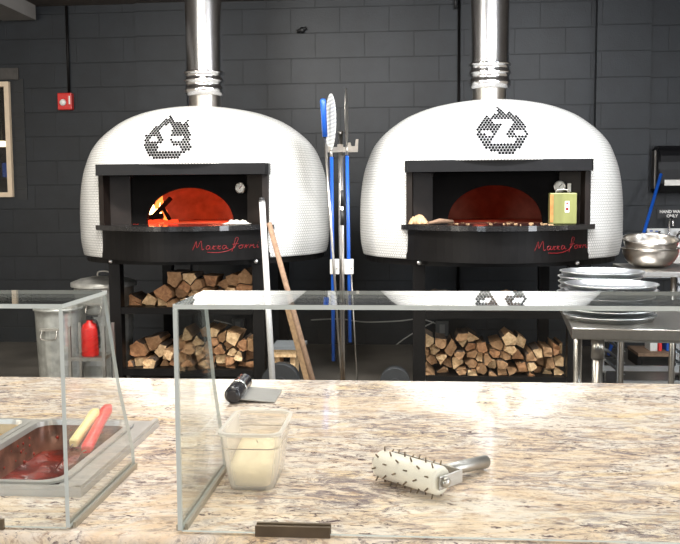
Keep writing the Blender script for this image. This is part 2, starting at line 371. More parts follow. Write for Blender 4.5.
# dark room beyond the window with its lamp and screen
bm = B(); xm = (wx0+wx1)/2
box(bm, (xm, WY+1.6, 1.5), (3.0, .05, 3.0)); box(bm, (xm-1.5, WY+.9, 1.5), (.05, 1.4, 3.0)); box(bm, (xm+1.5, WY+.9, 1.5), (.05, 1.4, 3.0))
box(bm, (xm, WY+.9, 2.98), (3.0, 1.4, .04)); box(bm, (xm, WY+.9, .02), (3.0, 1.4, .04))
struct('wall_beyond', bm, mat('dark_room_paint', (.012, .012, .014), .8), 'dark room beyond the window')
p = at(2, 144, Y=WY+1.2)
bm = B(); lathe(bm, [(0, -.03), (.07, -.025), (.075, .015), (.04, .03), (0, .03)], p, 20); lamp_ = tag(obj('pendant_lamp', bm, 'lampglow'), 'warm glowing lamp seen through the window at the left edge', 'lamp')
bm = B(); tube(bm, [p+Vector((0, 0, .03)), (p.x, p.y, 2.95)], .004, 6); obj('cord', bm, 'rubber', lamp_)
p = at(5, 170, Y=WY+1.5)
bm = B(); box(bm, p, (.05, .02, .15)); tag(obj('wall_screen', bm, 'blueglow'), 'small blue glowing panel seen low through the left window', 'screen')
# ceiling duct at the upper left
pe = at(36, 20, Y=7.6)
bm = B(); box(bm, (pe.x-.15, 4.6, (pe.z+CZ)/2), (.30, 6.0, CZ-pe.z)); tag(obj('ceiling_duct', bm, 'duct'), 'grey boxed duct along the ceiling at the upper left corner', 'duct')
# conduit and alarm
pa = at(68, 96, Y=WY-.03)
t_ = thing('fire_alarm', 'small red fire alarm box with white strobe on the charcoal wall', 'alarm', (at(67, 102, Y=WY).x, WY, at(67, 102, Y=WY).z))
bm = B(); box(bm, (0, -.0295, 0), (.125, .059, .145), bev=.006); obj('alarm_box', bm, 'red', t_)
bm = B(); lathe(bm, [(0, 0), (.030, 0), (.026, .014), (0, .018)], (-.012, -.060, -.01), 16, rot=Matrix.Rotation(PI/2, 3, 'X')); obj('strobe', bm, 'white', t_)
bm = B(); box(bm, (.046, -.061, .01), (.012, .004, .07)); obj('lettering_strip', bm, 'white', t_)
pt = at(68, 60, Y=WY-.015)
bm = B(); tube(bm, [(pt.x, WY-.015, CZ-.005), (pt.x, WY-.015, t_.location.z+.074)], .012, 10)
tag(obj('conduit', bm, 'black'), 'black conduit dropping from the ceiling to the red alarm box', 'conduit')
pt = at(459, 60, Y=WY-.02)
bm = B(); tube(bm, [(pt.x, WY-.014, CZ-.005), (pt.x, WY-.014, .4)], .012, 10)
tag(obj('conduit', bm, 'black'), 'dark conduit running down the wall behind the right-hand oven', 'conduit')
pt = at(455.5, 5, Y=WY-.05)
bm = B(); tube(bm, [(pt.x, WY-.001, pt.z+.1), (pt.x, WY-.05, pt.z+.08), (pt.x, WY-.06, pt.z-.03)], .014, 8)
tag(obj('wall_hook', bm, 'rubber'), 'small black hook high on the wall left of the right-hand flue', 'hook')
pt = at(302, 30, Y=WY-.03)
bm = B(); lathe(bm, [(0, 0), (.022, 0), (.026, .03), (.012, .05), (0, .05)], (pt.x, WY, pt.z), 14, rot=Matrix.Rotation(PI/2, 3, 'X'))
tube(bm, [(pt.x-.045, WY-.03, pt.z-.01), (pt.x+.04, WY-.03, pt.z+.018)], .014, 8)
tag(obj('wall_anchor', bm, 'rubber'), 'small black knob on the wall between the two flues', 'knob')
# wall outlets and the cable
outs = []
for (px, py, lb) in ((239, 325, 'grey electrical outlet box on wall above the left-hand lower firewood pile'), (442, 328, 'grey electrical outlet box on wall above the right-hand lower firewood pile')):
    q = at(px, py, Y=WY)
    o = thing('electrical_outlet', lb, 'outlet', (q.x, WY, q.z))
    bm = B(); box(bm, (0, -.025, 0), (.11, .048, .125), bev=.005); obj('outlet_box', bm, 'outlet', o)
    bm = B(); box(bm, (0, -.052, 0), (.045, .006, .075)); obj('receptacle', bm, mat('receptacle_grey', (.25, .25, .25), .4), o)
    outs.append(q)
def bez(pts, n=8):
    pts = [Vector(p) for p in pts]; out = []
    P = [pts[0]] + pts + [pts[-1]]
    for i in range(1, len(P)-2):
        for k in range(n):
            t = k/n; a, b, c, d = P[i-1], P[i], P[i+1], P[i+2]
            out.append(.5*((2*b) + (c-a)*t + (2*a-5*b+4*c-d)*t*t + (3*b-a-3*c+d)*t**3))
    out.append(pts[-1]); return out
Yc = WY-.006
bm = B(); tube(bm, bez([at(214, 320, Y=Yc), at(226, 323, Y=Yc), at(234, 325, Y=Yc)]), .005, 6)
tag(obj('cable', bm, 'cord'), 'thin cable running to the outlet behind the left-hand oven stand', 'cable')
bm = B(); tube(bm, bez([at(311, 320, Y=Yc), at(340, 319, Y=Yc), at(365, 322, Y=Yc), at(398, 321, Y=Yc), at(420, 319, Y=Yc), at(437, 324, Y=Yc)]), .006, 6)
tag(obj('cable', bm, 'cord'), 'pale cable sagging across wall between the ovens to an outlet', 'cable')
bm = B(); tube(bm, bez([at(434, 322, Y=Yc), at(422, 328, Y=Yc), at(404, 339, Y=Yc), at(390, 350, Y=Yc)]), .006, 6)
tag(obj('cable', bm, 'cord'), 'thin cable slanting down left from the right-hand outlet', 'cable')

# ------------------------------------------------------------------ ovens
PROF = [(.854, .905), (.866, .96), (.874, 1.033), (.874, 1.197), (.866, 1.33), (.848, 1.45), (.820, 1.546), (.775, 1.648), (.700, 1.737), (.585, 1.826), (.47, 1.88), (.36, 1.912), (.22, 1.935), (.1, 1.943), (.0, 1.945)]
A_, BF, BB = .874, .80, .84
PROF = [(r, z if z < 1.2 else 1.2+(z-1.2)*.958) for r, z in PROF]
FE = .6
def sy(s, y): return y*(s**FE if y < 0 else s)
def prof_curve():
    pts = [Vector((r, z, 0)) for r, z in PROF]; return [(p.x, p.y) for p in bez(pts, 5)]
PC = prof_curve()
NPL = 160
def plan(t):            # t angle, 0 = front
    s, c = math.sin(t), math.cos(t)
    if c >= 0: n, b = 2.15, BF
    else: n, b = 2.15, BB
    x = A_*math.copysign(abs(s)**(2/n), s); y = -b*math.copysign(abs(c)**(2/n), c)
    return x, y
# even arc-length sampling of the plan
raw = [plan(-PI + 2*PI*k/4000) for k in range(4001)]
acc = [0.0]
for a, b in zip(raw, raw[1:]): acc.append(acc[-1] + math.hypot(b[0]-a[0], b[1]-a[1]))
TOT = acc[-1]
mid = acc[2000]
def plan_at(u):         # u signed arc length from the front centre
    a = (u + mid) % TOT
    lo, hi = 0, 4000
    while hi-lo > 1:
        m_ = (lo+hi)//2
        if acc[m_] <= a: lo = m_
        else: hi = m_
    f = (a-acc[lo])/max(1e-9, acc[hi]-acc[lo])
    return raw[lo][0]*(1-f)+raw[hi][0]*f, raw[lo][1]*(1-f)+raw[hi][1]*f
VL = [0.0]
for a, b in zip(PC, PC[1:]): VL.append(VL[-1] + math.hypot(BF*(max(0, b[0]/A_)**FE-(a[0]/A_)**FE), b[1]-a[1]))
def surf(u, v, off=0):  # tile space -> surface point
    v = max(0, min(VL[-1]-1e-6, v))
    i = max(k for k in range(len(VL)-1) if VL[k] <= v); f = (v-VL[i])/(VL[i+1]-VL[i])
    r = PC[i][0]*(1-f)+PC[i+1][0]*f; z = PC[i][1]*(1-f)+PC[i+1][1]*f; s = r/A_
    if s < 1e-4: return Vector((0, 0, z))
    x, y = plan_at(u/s); return Vector((x*s, sy(s, y), z))
def inpoly(x, y, P):
    c = False; n = len(P)
    for i in range(n):
        (x1, y1), (x2, y2) = P[i], P[(i+1) % n]
        if (y1 > y) != (y2 > y) and x < (x2-x1)*(y-y1)/(y2-y1)+x1: c = not c
    return c
EMB = {
 1: dict(k=7.25, o=(130, 95), out=[(290, 132), (330, 185), (348, 205), (370, 185), (388, 205), (420, 185), (425, 250), (436, 290), (437, 330), (445, 375), (412, 412), (370, 438), (335, 462), (165, 462), (135, 432), (100, 345), (112, 300), (170, 235), (215, 212), (255, 182), (278, 165)],
      ex=[[(240, 232), (302, 208), (308, 235), (298, 290), (285, 330), (292, 358), (345, 362), (362, 398), (205, 398), (195, 362), (238, 350), (240, 310), (232, 285), (212, 262)], [(130, 312), (205, 308), (200, 338), (135, 338)], [(305, 298), (385, 298), (375, 330), (315, 328)]]),
 2: dict(k=7.775, o=(460, 90), out=[(278, 130), (345, 170), (362, 195), (385, 170), (455, 210), (500, 265), (525, 320), (525, 375), (485, 440), (405, 495), (298, 495), (188, 448), (142, 365), (120, 300), (182, 225), (203, 180), (240, 212), (292, 168)],
      ex=[[(252, 225), (400, 222), (412, 252), (392, 300), (350, 362), (425, 368), (440, 395), (422, 424), (240, 424), (248, 400), (330, 275), (335, 258), (262, 262)], [(160, 310), (240, 312), (250, 362), (205, 362)], [(412, 312), (505, 310), (500, 345), (440, 345)]]),
}
def make_shell(parent):
    bm = B(); uvl = bm.loops.layers.uv.new('UVMap')
    rings = []
    for (r, z) in PC:
        s = r/A_
        rings.append([bm.verts.new((plan_at(TOT*(k/NPL-.5))[0]*s, sy(s, plan_at(TOT*(k/NPL-.5))[1]), z)) for k in range(NPL+1)] if s > 1e-4 else None)
    for i in range(len(PC)-1):
        s0, s1 = PC[i][0]/A_, PC[i+1][0]/A_
        for k in range(NPL):
            u0, u1 = TOT*(k/NPL-.5), TOT*((k+1)/NPL-.5)
            if rings[i+1] is None:
                if k == 0: top = bm.verts.new((0, 0, PC[i+1][1]))
                f = bm.faces.new((rings[i][k], rings[i][k+1], top)); uvs = [(u0*s0, VL[i]), (u1*s0, VL[i]), (0, VL[i+1])]
            else:
                f = bm.faces.new((rings[i][k], rings[i][k+1], rings[i+1][k+1], rings[i+1][k]))
                uvs = [(u0*s0, VL[i]), (u1*s0, VL[i]), (u1*s1, VL[i+1]), (u0*s1, VL[i+1])]
            f.smooth = True
            for l, q in zip(f.loops, uvs): l[uvl].uv = q
    for co, no in (((.548, 0, 0), (1, 0, 0)), ((-.548, 0, 0), (1, 0, 0)), ((0, 0, 1.505), (0, 0, 1))):
        bmesh.ops.bisect_plane(bm, geom=bm.verts[:]+bm.edges[:]+bm.faces[:], plane_co=co, plane_no=no, dist=1e-6)
    kill = [f for f in bm.faces if abs(f.calc_center_median().x) < .548 and f.calc_center_median().y < 0 and f.calc_center_median().z < 1.505]
    bmesh.ops.delete(bm, geom=kill, context='FACES')
    o = obj('shell', bm, 'hex', parent, recalc=False)
    md = o.modifiers.new('wall', 'SOLIDIFY'); md.thickness = .03; md.offset = -1
    return o
def make_emblem(num, parent, loc):
    E = EMB[num]; bm = B(); 
    rows = int(VL[-1]/(HS*.8660254))
    for j in range(rows):
        v = j*HS*.8660254
        for i in range(-15, 16):
            u = (i + (.5 if j % 2 else 0))*HS
            p = surf(u, v)
            if p.z < 1.5 or p.y > -.05: continue
            qx, qy = pix(p+loc); ex, ey = (qx-E['o'][0])*E['k'], (qy-E['o'][1])*E['k']
            if not inpoly(ex, ey, E['out']) or any(inpoly(ex, ey, q) for q in E['ex']): continue
            du = surf(u+.004, v)-p; dv = surf(u, v+.004)-p; n = du.cross(dv).normalized(); a = du.normalized(); b = n.cross(a)
            ra = HS*.50; lo = []; hi = []
            for q in range(6):
                an = PI/6 + q*PI/3; d = a*math.cos(an)*ra + b*math.sin(an)*ra
                lo.append(bm.verts.new(p+d-n*.002)); hi.append(bm.verts.new(p+d*.93+n*.0022))
            bm.faces.new(hi)
            for q in range(6): bm.faces.new((lo[q], lo[(q+1) % 6], hi[(q+1) % 6], hi[q]))
    return obj('emblem', bm, 'hexblack', parent)
def arc_front(w, y_end, y_mid, n=24):
    return [(-w + 2*w*i/n, y_mid + (y_end-y_mid)*((-w+2*w*i/n)/w)**2) for i in range(n+1)]
FY = lambda x: -.965 + (.335)*(x/.555)**2      # fascia front curve
SCRIPT = [  # hand-drawn lettering strokes on the fascia (units: letter heights)
 [(0, 0), (.12, .55), (.22, 1.0), (.36, .25), (.62, 1.05), (.74, .5), (.84, .02), (.98, .10)],
 [(1.42, .42), (1.24, .48), (1.14, .22), (1.26, .02), (1.42, .20), (1.46, .44), (1.46, .10), (1.60, .06)],
 [(1.66, .06), (1.74, .44), (1.78, .34), (1.92, .42), (2.0, .34)], [(1.78, .34), (1.80, .04), (1.94, .06)],
 [(2.08, .06), (2.14, .44), (2.20, .34), (2.34, .42)], [(2.20, .34), (2.22, .04), (2.38, .06)],
 [(2.78, .40), (2.60, .46), (2.50, .20), (2.62, .02), (2.78, .20), (2.82, .42), (2.84, .10), (3.0, .12)],
 [(1.3, -.30), (2.2, -.36), (2.9, -.22), (3.45, .15), (3.62, .75), (3.70, 1.25), (3.52, 1.35), (3.44, .9), (3.42, .3), (3.34, -.30)],
 [(3.30, .55), (3.80, .62)],
 [(4.02, .44), (3.86, .30), (3.92, .06), (4.10, .06), (4.18, .30), (4.02, .44), (4.28, .40)],
 [(4.34, .06), (4.42, .44), (4.48, .34), (4.64, .42)], [(4.48, .34), (4.50, .06)],
 [(4.74, .04), (4.80, .42), (4.90, .30), (5.04, .42), (5.08, .06), (5.22, .08)],
 [(5.34, .42), (5.36, .06), (5.50, .10)], [(5.36, .66), (5.38, .70)],
]
def make_oven(num, loc, label, hot):
    T = thing('pizza_oven', label, 'oven', loc)
    make_shell(T); make_emblem(num, T, Vector(loc))
    # base plate under the dome
    bm = B(); pl = [plan_at(TOT*(k/64-.5)) for k in range(64)]
    prism(bm, [(x*.955, y*.955) for x, y in pl], .865, .905, 'z'); obj('base_plate', bm, 'black', T)
    # deck with curved nose
    bm = B(); front = arc_front(.585, -.655, -1.01)
    prism(bm, front + [(.585, -.62), (.53, -.58), (.39, -.49), (-.39, -.49), (-.53, -.58), (-.585, -.62)], 1.088, 1.118, 'z')
    obj('deck', bm, 'deck', T)
    bm = B(); prism(bm, [(x, FY(x)) for x in [(-.555+1.11*i/24) for i in range(25)]] + [(.555, -.52), (-.555, -.52)], .900, 1.087, 'z')
    fa = obj('fascia', bm, 'black', T)
    bm = B(); hh = .052; x0 = .128 if num == 1 else .190
    for st in SCRIPT:
        pts = bez([(x, z, 0) for x, z in st], 5)
        P3 = []
        for p in pts:
            sx = x0 + p.x*hh*1.28 + p.y*hh*.15; sx = min(sx, .545)
            P3.append((sx, FY(sx)-.001, .972 + p.y*hh))
        tube(bm, P3, .0021, 5)
    obj('lettering', bm, 'redtext', fa)['label'] = 'red script lettering on the black fascia'
    for x in (-.475, .475):
        bm = B(); lathe(bm, [(0, 0), (.014, 0), (.012, .008), (0, .01)], (x, FY(x)+.02, .885), 14, rot=Matrix.Rotation(PI/2, 3, 'X')); obj('bolt', bm, 'bolt', T)
    # hood
    bm = B(); hp = [(-.562, -.45), (-.562, -.69), (-.545, -.725), (-.3, -.745), (.3, -.745), (.545, -.725), (.562, -.69), (.562, -.45)]
    prism(bm, hp, 1.437, 1.507, 'z'); obj('hood', bm, 'hood', T)
    # niche panels
    for s in (-1, 1):
        bm = B(); prism(bm, [(s*.553, -.668), (s*.518, -.680), (s*.510, -.575), (s*.39, -.52), (s*.39, -.49), (s*.562, -.50)], 1.1185, 1.437, 'z'); obj('side_panel', bm, 'panel', T)
    bm = B(); box(bm, (0, -.60, 1.447), (1.08, .22, .02)); obj('niche_ceiling', bm, 'soot', T)
    # mouth plate with arched opening
    W, H, z0 = .295, .238, 1.1185
    arch = [(W*math.cos(PI*i/24), z0 + H*math.sin(PI*i/24)**.9) for i in range(25)]
    def outer(x, z):
        if z < z0+1e-4: return (math.copysign(.40, x), z0)
        a = math.atan2(z-z0, x); t = min(.40/max(1e-6, abs(math.cos(a))), .318/max(1e-6, math.sin(a)))
        return (t*math.cos(a), z0+t*math.sin(a))
    bm = B(); y0, y1 = -.505, -.46
    va = [bm.verts.new((x, y0, z)) for x, z in arch]; vo = [bm.verts.new((outer(x, z)[0], y0, outer(x, z)[1])) for x, z in arch]
    vb = [bm.verts.new((x, y1, z)) for x, z in arch]
    for i in range(24):
        bm.faces.new((va[i], va[i+1], vo[i+1], vo[i])); bm.faces.new((va[i], vb[i], vb[i+1], va[i+1]))
    obj('mouth_plate', bm, 'soot', T)
    # vaulted chamber behind the mouth
    bm = B(); sec = [(-.46, 1.0, 1.0), (-.42, 1.04, 1.02), (-.38, 1.3, 1.12), (-.15, 1.55, 1.28), (.15, 1.7, 1.36), (.48, 1.38, 1.22), (.60, .95, .95), (.66, .5, .6)]
    rg = [[bm.verts.new((x*sx, y, z0 + (z-z0)*sz)) for x, z in arch] for y, sx, sz in sec]
    for a, b in zip(rg, rg[1:]):
        for i in range(24):
            f = bm.faces.new((a[i], a[i+1], b[i+1], b[i])); f.smooth = True
    bm.faces.new(rg[-1])
    ch = obj('chamber', bm, 'brick_firelit' if hot else 'brick', T)
    bm = B(); box(bm, (0, .09, 1.098), (1.04, 1.16, .038)); obj('hearth_floor', bm, 'brick_firelit' if hot else 'brick', T)
    # thermometer
    gpx, gpy = (240, 188) if num == 1 else (561, 186.5)
    q_ = at(gpx, gpy, Y=loc[1]-.565); gx, gz = q_.x-loc[0], q_.z
    gy = -.52 - (gx-.39)/.138*.05 - .012
    gr = Matrix.Rotation(math.radians(-20), 3, 'Z') @ Matrix.Rotation(PI/2, 3, 'X')
    bm = B(); lathe(bm, [(0, -.01), (.036, -.01), (.036, .018), (.030, .022), (.030, .016), (0, .016)], (gx, gy, gz), 28, rot=gr); th = obj('thermometer', bm, 'steel', T)
    bm = B(); lathe(bm, [(0, 0.0165), (.029, .0165), (.029, .0175), (0, .0175)], (gx, gy, gz), 28, rot=gr); dl = obj('dial', bm, 'dial', th)
    bm = B(); nrm = gr @ Vector((0, 0, 1)); c = Vector((gx, gy, gz)) + nrm*.0195; ax = gr @ Vector((1, 0, 0)); ay = gr @ Vector((0, 1, 0))
    tube(bm, [c - (ax+ay)*.004, c + (ax+ay)*.015], .0022, 6); obj('needle', bm, 'redtext' if num == 1 else 'rubber', th)
    if num == 2:
        bm = B(); box(bm, (gx+.052, gy-.022, gz-.008), (.022, .012, .055), rot=rz(math.radians(-20)), bev=.003); obj('white_sensor', bm, 'white', th)
    # stand
    legs = [(-.475, -.60), (.475, -.60), (-.46, .58), (.46, .58)]
    for x, y in legs:
        bm = B(); box(bm, (x, y, .4325), (.078, .078, .865), bev=.004); obj('leg', bm, 'black', T)
    for z in (.572, .165):
        bm = B(); box(bm, (0, -.01, z-.008), (.868, 1.22, .016)); box(bm, (0, -.63, z-.016), (.868, .02, .044)); obj('shelf', bm, 'black', T)
    # flue
    bm = B(); lathe(bm, [(.112, 1.90), (.112, 2.02)], (0, 0, 0), 40); obj('flue_neck', bm, 'steel', T)
    bm = B(); lathe(bm, [(.135, 2.03), (.1285, 2.05), (.1285, CZ-.003-loc[2])], (0, 0, 0), 48); obj('flue_pipe', bm, 'chrome', T)
    bm = B(); lathe(bm, [(.112, 2.005), (.128, 2.01), (.142, 2.035), (.142, 2.06), (.134, 2.065), (.134, 2.10), (.145, 2.105), (.145, 2.118), (.133, 2.123), (.133, 2.155), (.145, 2.16), (.145, 2.172), (.1295, 2.178)], (0, 0, 0), 48); obj('flue_collar', bm, 'chrome', T)
    return T
q1 = at(207, 200, Y=6.26); q2 = at(488.5, 200, Y=6.12)
OV1 = (q1.x, 6.26, 0); OV2 = (q2.x, 6.12, 0)
o1 = make_oven(1, OV1, 'left-hand white tiled pizza oven with number 1 emblem and burning fire', True)
o2 = make_oven(2, OV2, 'right-hand white tiled pizza oven with number 2 emblem and dim chamber', False)
# fire in the left-hand oven
fx = OV1[0]; fy = OV1[1]
fp = at(152, 215, Y=fy-.22)
Tf = thing('fire', 'bright orange fire burning inside the left-hand oven mouth', 'fire', (fp.x, fy-.22, 1.118))
def flame_mesh(bm, c, h, w, seed, tilt=.0):
    rnd = random.Random(seed); pts = []; rs = []
    for i in range(9):
        t = i/8; pts.append((c[0] + tilt*t*h + rnd.uniform(-.008, .008), c[1] + rnd.uniform(-.006, .006), c[2] + t*h)); rs.append(max(.0015, w*(math.sin(PI*min(1, t*.85+.18))**.9)*(1-t**2.2)))
    tube(bm, pts, rs, 8)
bm = B(); flame_mesh(bm, (-.05, -.04, .03), .14, .034, 1, .15); flame_mesh(bm, (.0, -.02, .03), .19, .036, 2, -.1); flame_mesh(bm, (.055, -.03, .03), .11, .026, 3, .1)
obj('flame', bm, 'flame', Tf)
bm = B(); flame_mesh(bm, (-.09, .02, .02), .13, .03, 4, .2); flame_mesh(bm, (.09, .01, .02), .10, .03, 5, -.1); flame_mesh(bm, (.03, .04, .03), .22, .04, 6, .15)
obj('flame', bm, 'flame2', Tf)
bm = B()
for k in range(34):
    rnd = random.Random(k+50); s_ = rnd.uniform(.012, .026)
    box(bm, (rnd.uniform(-.14, .17), rnd.uniform(-.10, .10), s_*.5), (s_*1.4, s_, s_), rot=Matrix.Rotation(rnd.uniform(0, 3), 3, 'Z'))
obj('embers', bm, 'ember', Tf)['kind'] = 'stuff'
bm = B(); tube(bm, [(.02, -.09, .03), (.13, .02, .17)], .017, 7); tube(bm, [(-.10, -.08, .03), (.10, -.07, .05)], .02, 7); tube(bm, [(.15, -.10, .03), (.06, .03, .12)], .014, 7)
obj('burning_stick', bm, 'soot', Tf)
def plight(name, loc, e, col, r=.05):
    l = bpy.data.lights.new(name, 'POINT'); l.energy = e; l.color = col; l.shadow_soft_size = r
    o = bpy.data.objects.new(name, l); C.objects.link(o); o.location = loc; return o
plight('fire_light', (fp.x+.04, fy-.20, 1.27), 1.7, (1, .27, .12))
plight('fire_light', (fx+.08, fy-.05, 1.28), 2.2, (1, .24, .13))
plight('pilot_light', (OV2[0]-.05, OV2[1]+.05, 1.24), .40, (1, .15, .08))
# things on the decks
def crumple(name, c, w, d, h, seed, m, label, cat, nx=22, ny=12):
    rnd = random.Random(seed); bm = B(); ph = [(rnd.uniform(6, 30), rnd.uniform(6, 30), rnd.uniform(0, 6), rnd.uniform(.4, 1)) for _ in range(6)]
    def hgt(u, v):
        e = max(0, 1-abs(2*u-1)**3)*max(0, 1-abs(2*v-1)**3)
        s = sum(a*math.sin(fx_*u + fy_*v + p) for fx_, fy_, p, a in ph)/4
        return .003 + h*e*max(.08, .55+.5*s)
    g = [[bm.verts.new((w*(i/nx-.5)*(1+.12*math.sin(j*1.7)), d*(j/ny-.5)*(1+.15*math.sin(i*1.1)), hgt(i/nx, j/ny))) for i in range(nx+1)] for j in range(ny+1)]
    for j in range(ny):
        for i in range(nx):
            f = bm.faces.new((g[j][i], g[j][i+1], g[j+1][i+1], g[j+1][i])); f.smooth = True
    o = obj(name, bm, m); o.location = c
    md = o.modifiers.new('thickness', 'SOLIDIFY'); md.thickness = .003; md.offset = 1
    return tag(o, label, cat)
p = at(237, 224.5, Z=1.119); crumple('cleaning_rag', (p.x, p.y+.0, 1.119), .15, .13, .032, 3, 'cloth', 'crumpled white rag on the deck of the left-hand oven', 'rag')
bx, by = OV2[0], OV2[1]
o = crumple('paper_bag', (bx-.48, by-.66, 1.119), .11, .10, .075, 9, 'paper', 'crumpled tan paper at left end of the right-hand oven deck', 'paper')
bm = B(); tube(bm, [(bx-.42, by-.72, 1.128), (bx-.35, by-.69, 1.140), (bx-.27, by-.62, 1.134)], [.008, .016, .012], 8)
tag(obj('wood_stick', bm, 'woodhandle'), 'short pale wood stick lying beside the crumpled paper', 'stick')
Tt = thing('oil_tin', 'green and yellow rectangular oil tin on the right-hand oven deck', 'tin', (bx+.385, by-.68, 1.118), math.radians(-4))
bm = B(); box(bm, (0, 0, .095), (.158, .11, .186), bev=.006); obj('tin_body', bm, 'tincolor', Tt)
bm = B(); box(bm, (-.0675, -.0560, .095), (.020, .0012, .165)); obj('orange_edge_strip', bm, 'tinrust', Tt)
bm = B(); box(bm, (.022, -.0562, .105), (.026, .0015, .068), bev=.0004); lb = obj('paper_label', bm, 'white', Tt)
bm = B(); box(bm, (.022, -.0574, .126), (.012, .0010, .010)); obj('label_print', bm, 'redtext', lb); bm = B(); box(bm, (.022, -.0574, .092), (.016, .0010, .016)); obj('label_print', bm, 'redtext', lb)
bm = B(); tube(bm, bez([(-.04, 0, .188), (-.03, 0, .205), (.03, 0, .205), (.04, 0, .188)]), .004, 6); obj('handle', bm, 'steel', Tt)
bm = B()
for k in range(26):
    rnd = random.Random(900+k); x_ = rnd.uniform(-.30, .30); y_ = rnd.uniform(-.85, -.3)
    box(bm, (bx+x_, by+y_, 1.1205), (rnd.uniform(.01, .03), rnd.uniform(.004, .012), .004), rot=rz(rnd.uniform(0, 3)))
tag(obj('crumbs', bm, 'paper'), 'scattered crumbs and bark bits on the right-hand oven deck', 'crumbs', kind='stuff')

# ------------------------------------------------------------------ firewood
def clip(poly, px, py, nx, ny):
    out = []
    for i in range(len(poly)):
        a, b = poly[i], poly[(i+1) % len(poly)]
        da = (a[0]-px)*nx+(a[1]-py)*ny; db = (b[0]-px)*nx+(b[1]-py)*ny
        if da <= 0: out.append(a)
        if (da < 0 < db) or (db < 0 < da):
            t = da/(da-db); out.append((a[0]+(b[0]-a[0])*t, a[1]+(b[1]-a[1])*t))
    return out
def woodpile(seeds, Yf, z0, x0, x1, label, group, seed, rad=.06, special={}, zmax=9, L=.28):
    rnd = random.Random(seed)
    S = [(at(px, py, Y=Yf).x, at(px, py, Y=Yf).z, px, py) + ((r,) if r else (rad,)) for px, py, r in seeds]
    for i, (sx, sz, px, py, rr) in enumerate(S):
        n = rnd.choice((3, 4, 4, 5)); ph = rnd.uniform(0, 6.28)
        poly = [(sx+rr*rnd.uniform(.75, 1.3)*math.cos(ph+2*PI*k/n)*1.15, sz+rr*rnd.uniform(.75, 1.3)*math.sin(ph+2*PI*k/n)) for k in range(n)]
        # enlarge downward so that the piece rests on its neighbours
        for j, (tx, tz, _, _, _) in enumerate(S):
            if j == i: continue
            dx, dz = tx-sx, tz-sz; d = math.hypot(dx, dz)
            if d > .3 or d < 1e-5: continue
            w = rnd.Random(1).random() if False else .5
            poly = clip(poly, sx+dx*w-dx/d*.0034, sz+dz*w-dz/d*.0034, dx/d, dz/d)
            if len(poly) < 3: break
        if len(poly) < 3: continue
        poly = clip(poly, 0, z0+.0015, 0, -1); poly = clip(poly, x0+.004, 0, -1, 0) if len(poly) > 2 else poly; poly = clip(poly, x1-.004, 0, 1, 0) if len(poly) > 2 else poly
        poly = clip(poly, 0, zmax, 0, 1) if len(poly) > 2 else poly
        if len(poly) < 3: continue
        cx = sum(p[0] for p in poly)/len(poly); cz = sum(p[1] for p in poly)/len(poly)
        P = []
        for k in range(len(poly)):
            a, b = poly[k], poly[(k+1) % len(poly)]
            P.append(a)
            if math.hypot(b[0]-a[0], b[1]-a[1]) > .02:
                f = rnd.uniform(.35, .65); ins = rnd.uniform(.0, .06)
                mx_, mz_ = a[0]+(b[0]-a[0])*f, a[1]+(b[1]-a[1])*f
                P.append((mx_+(cx-mx_)*ins, mz_+(cz-mz_)*ins))
        bm = B(); y0 = rnd.uniform(-.04, .09); ln = L*rnd.uniform(.85, 1.0)
        rings = []
        for t in (0, .3, .65, 1):
            sc = 1-.10*t; j_ = rnd.uniform(-.002, .002)
            rings.append([bm.verts.new(((x-cx)*sc + j_, y0+ln*t + (rnd.uniform(-.012, .012) if t in (0, 1) else 0), (z-cz)*sc)) for x, z in P])
        nb = len(P); bk = rnd.randrange(nb)
        for a, b in zip(rings, rings[1:]):
            for k in range(nb):
                f = bm.faces.new((a[k], a[(k+1) % nb], b[(k+1) % nb], b[k])); f.material_index = 1 if (k-bk) % nb < nb*.35 else 2
        f = bm.faces.new(rings[0][::-1]); f2 = bm.faces.new(rings[-1])
        key = (px, py); dark = key in special and special[key] == 'dark'
        if rnd.random() < .27: f.material_index = 2
        ends = 'bark' if dark else ('cut2' if rnd.random() < (.35 if 'right' in label else .6) else 'cut')  # left piles get more dark wood, putting their shade into the colour
        if dark: f.material_index = 2
        o = obj('firewood_log', bm, [ends, 'bark', 'split'], None, (cx, Yf, cz))
        lb = special.get(key + ('l',), label)
        tag(o, lb, 'firewood', group)
def SL(l): return [(a[0], a[1], a[2] if len(a) > 2 else None) for a in l]
right_low = SL([(427, 343), (425.5, 353.4), (433, 362), (428, 372.5), (444.6, 372.5), (441.6, 344), (434, 352), (440.4, 359), (451.8, 350, .085), (459.5, 354.6), (456.6, 364), (462, 372.5), (463, 337.5), (463, 343.8), (472, 340), (471.5, 348.5), (481.6, 349), (474, 355), (480.4, 358), (472, 364.5), (487, 359), (482, 370), (448, 365), (471.5, 373.5),
 (492, 365), (494.8, 354), (501.3, 363.6), (503, 373.5), (505.5, 355.8), (509, 349), (509, 341, .07), (522, 343.5), (518.7, 357), (522.8, 367.8), (531, 356.4), (538, 353), (530.6, 365.4), (523, 376), (531.5, 376), (539, 372.5), (542.5, 363), (550, 364), (548, 376), (547, 352), (559.3, 361.8), (558.7, 373.5), (557.5, 350), (563.5, 351), (512, 371), (492, 375), (498, 346)])
sp = {(459.5, 354.6): 'dark', (472, 364.5): 'dark', (425.5, 353.4): 'dark', (451.8, 350): 'dark', (547, 352): 'dark', (444.6, 372.5): 'dark', (433, 362): 'dark', (512, 371): 'dark', (492, 375): 'dark',  # the dark piece low right of centre stands in for a shaded gap
      (509, 341, 'l'): 'thick split log topmost on the right half of the right-hand firewood pile', (451.8, 350, 'l'): 'large rounded grey-ended log in upper left of the right-hand firewood pile'}
oyR = OV2[1]-.56; oyL = OV1[1]-.56
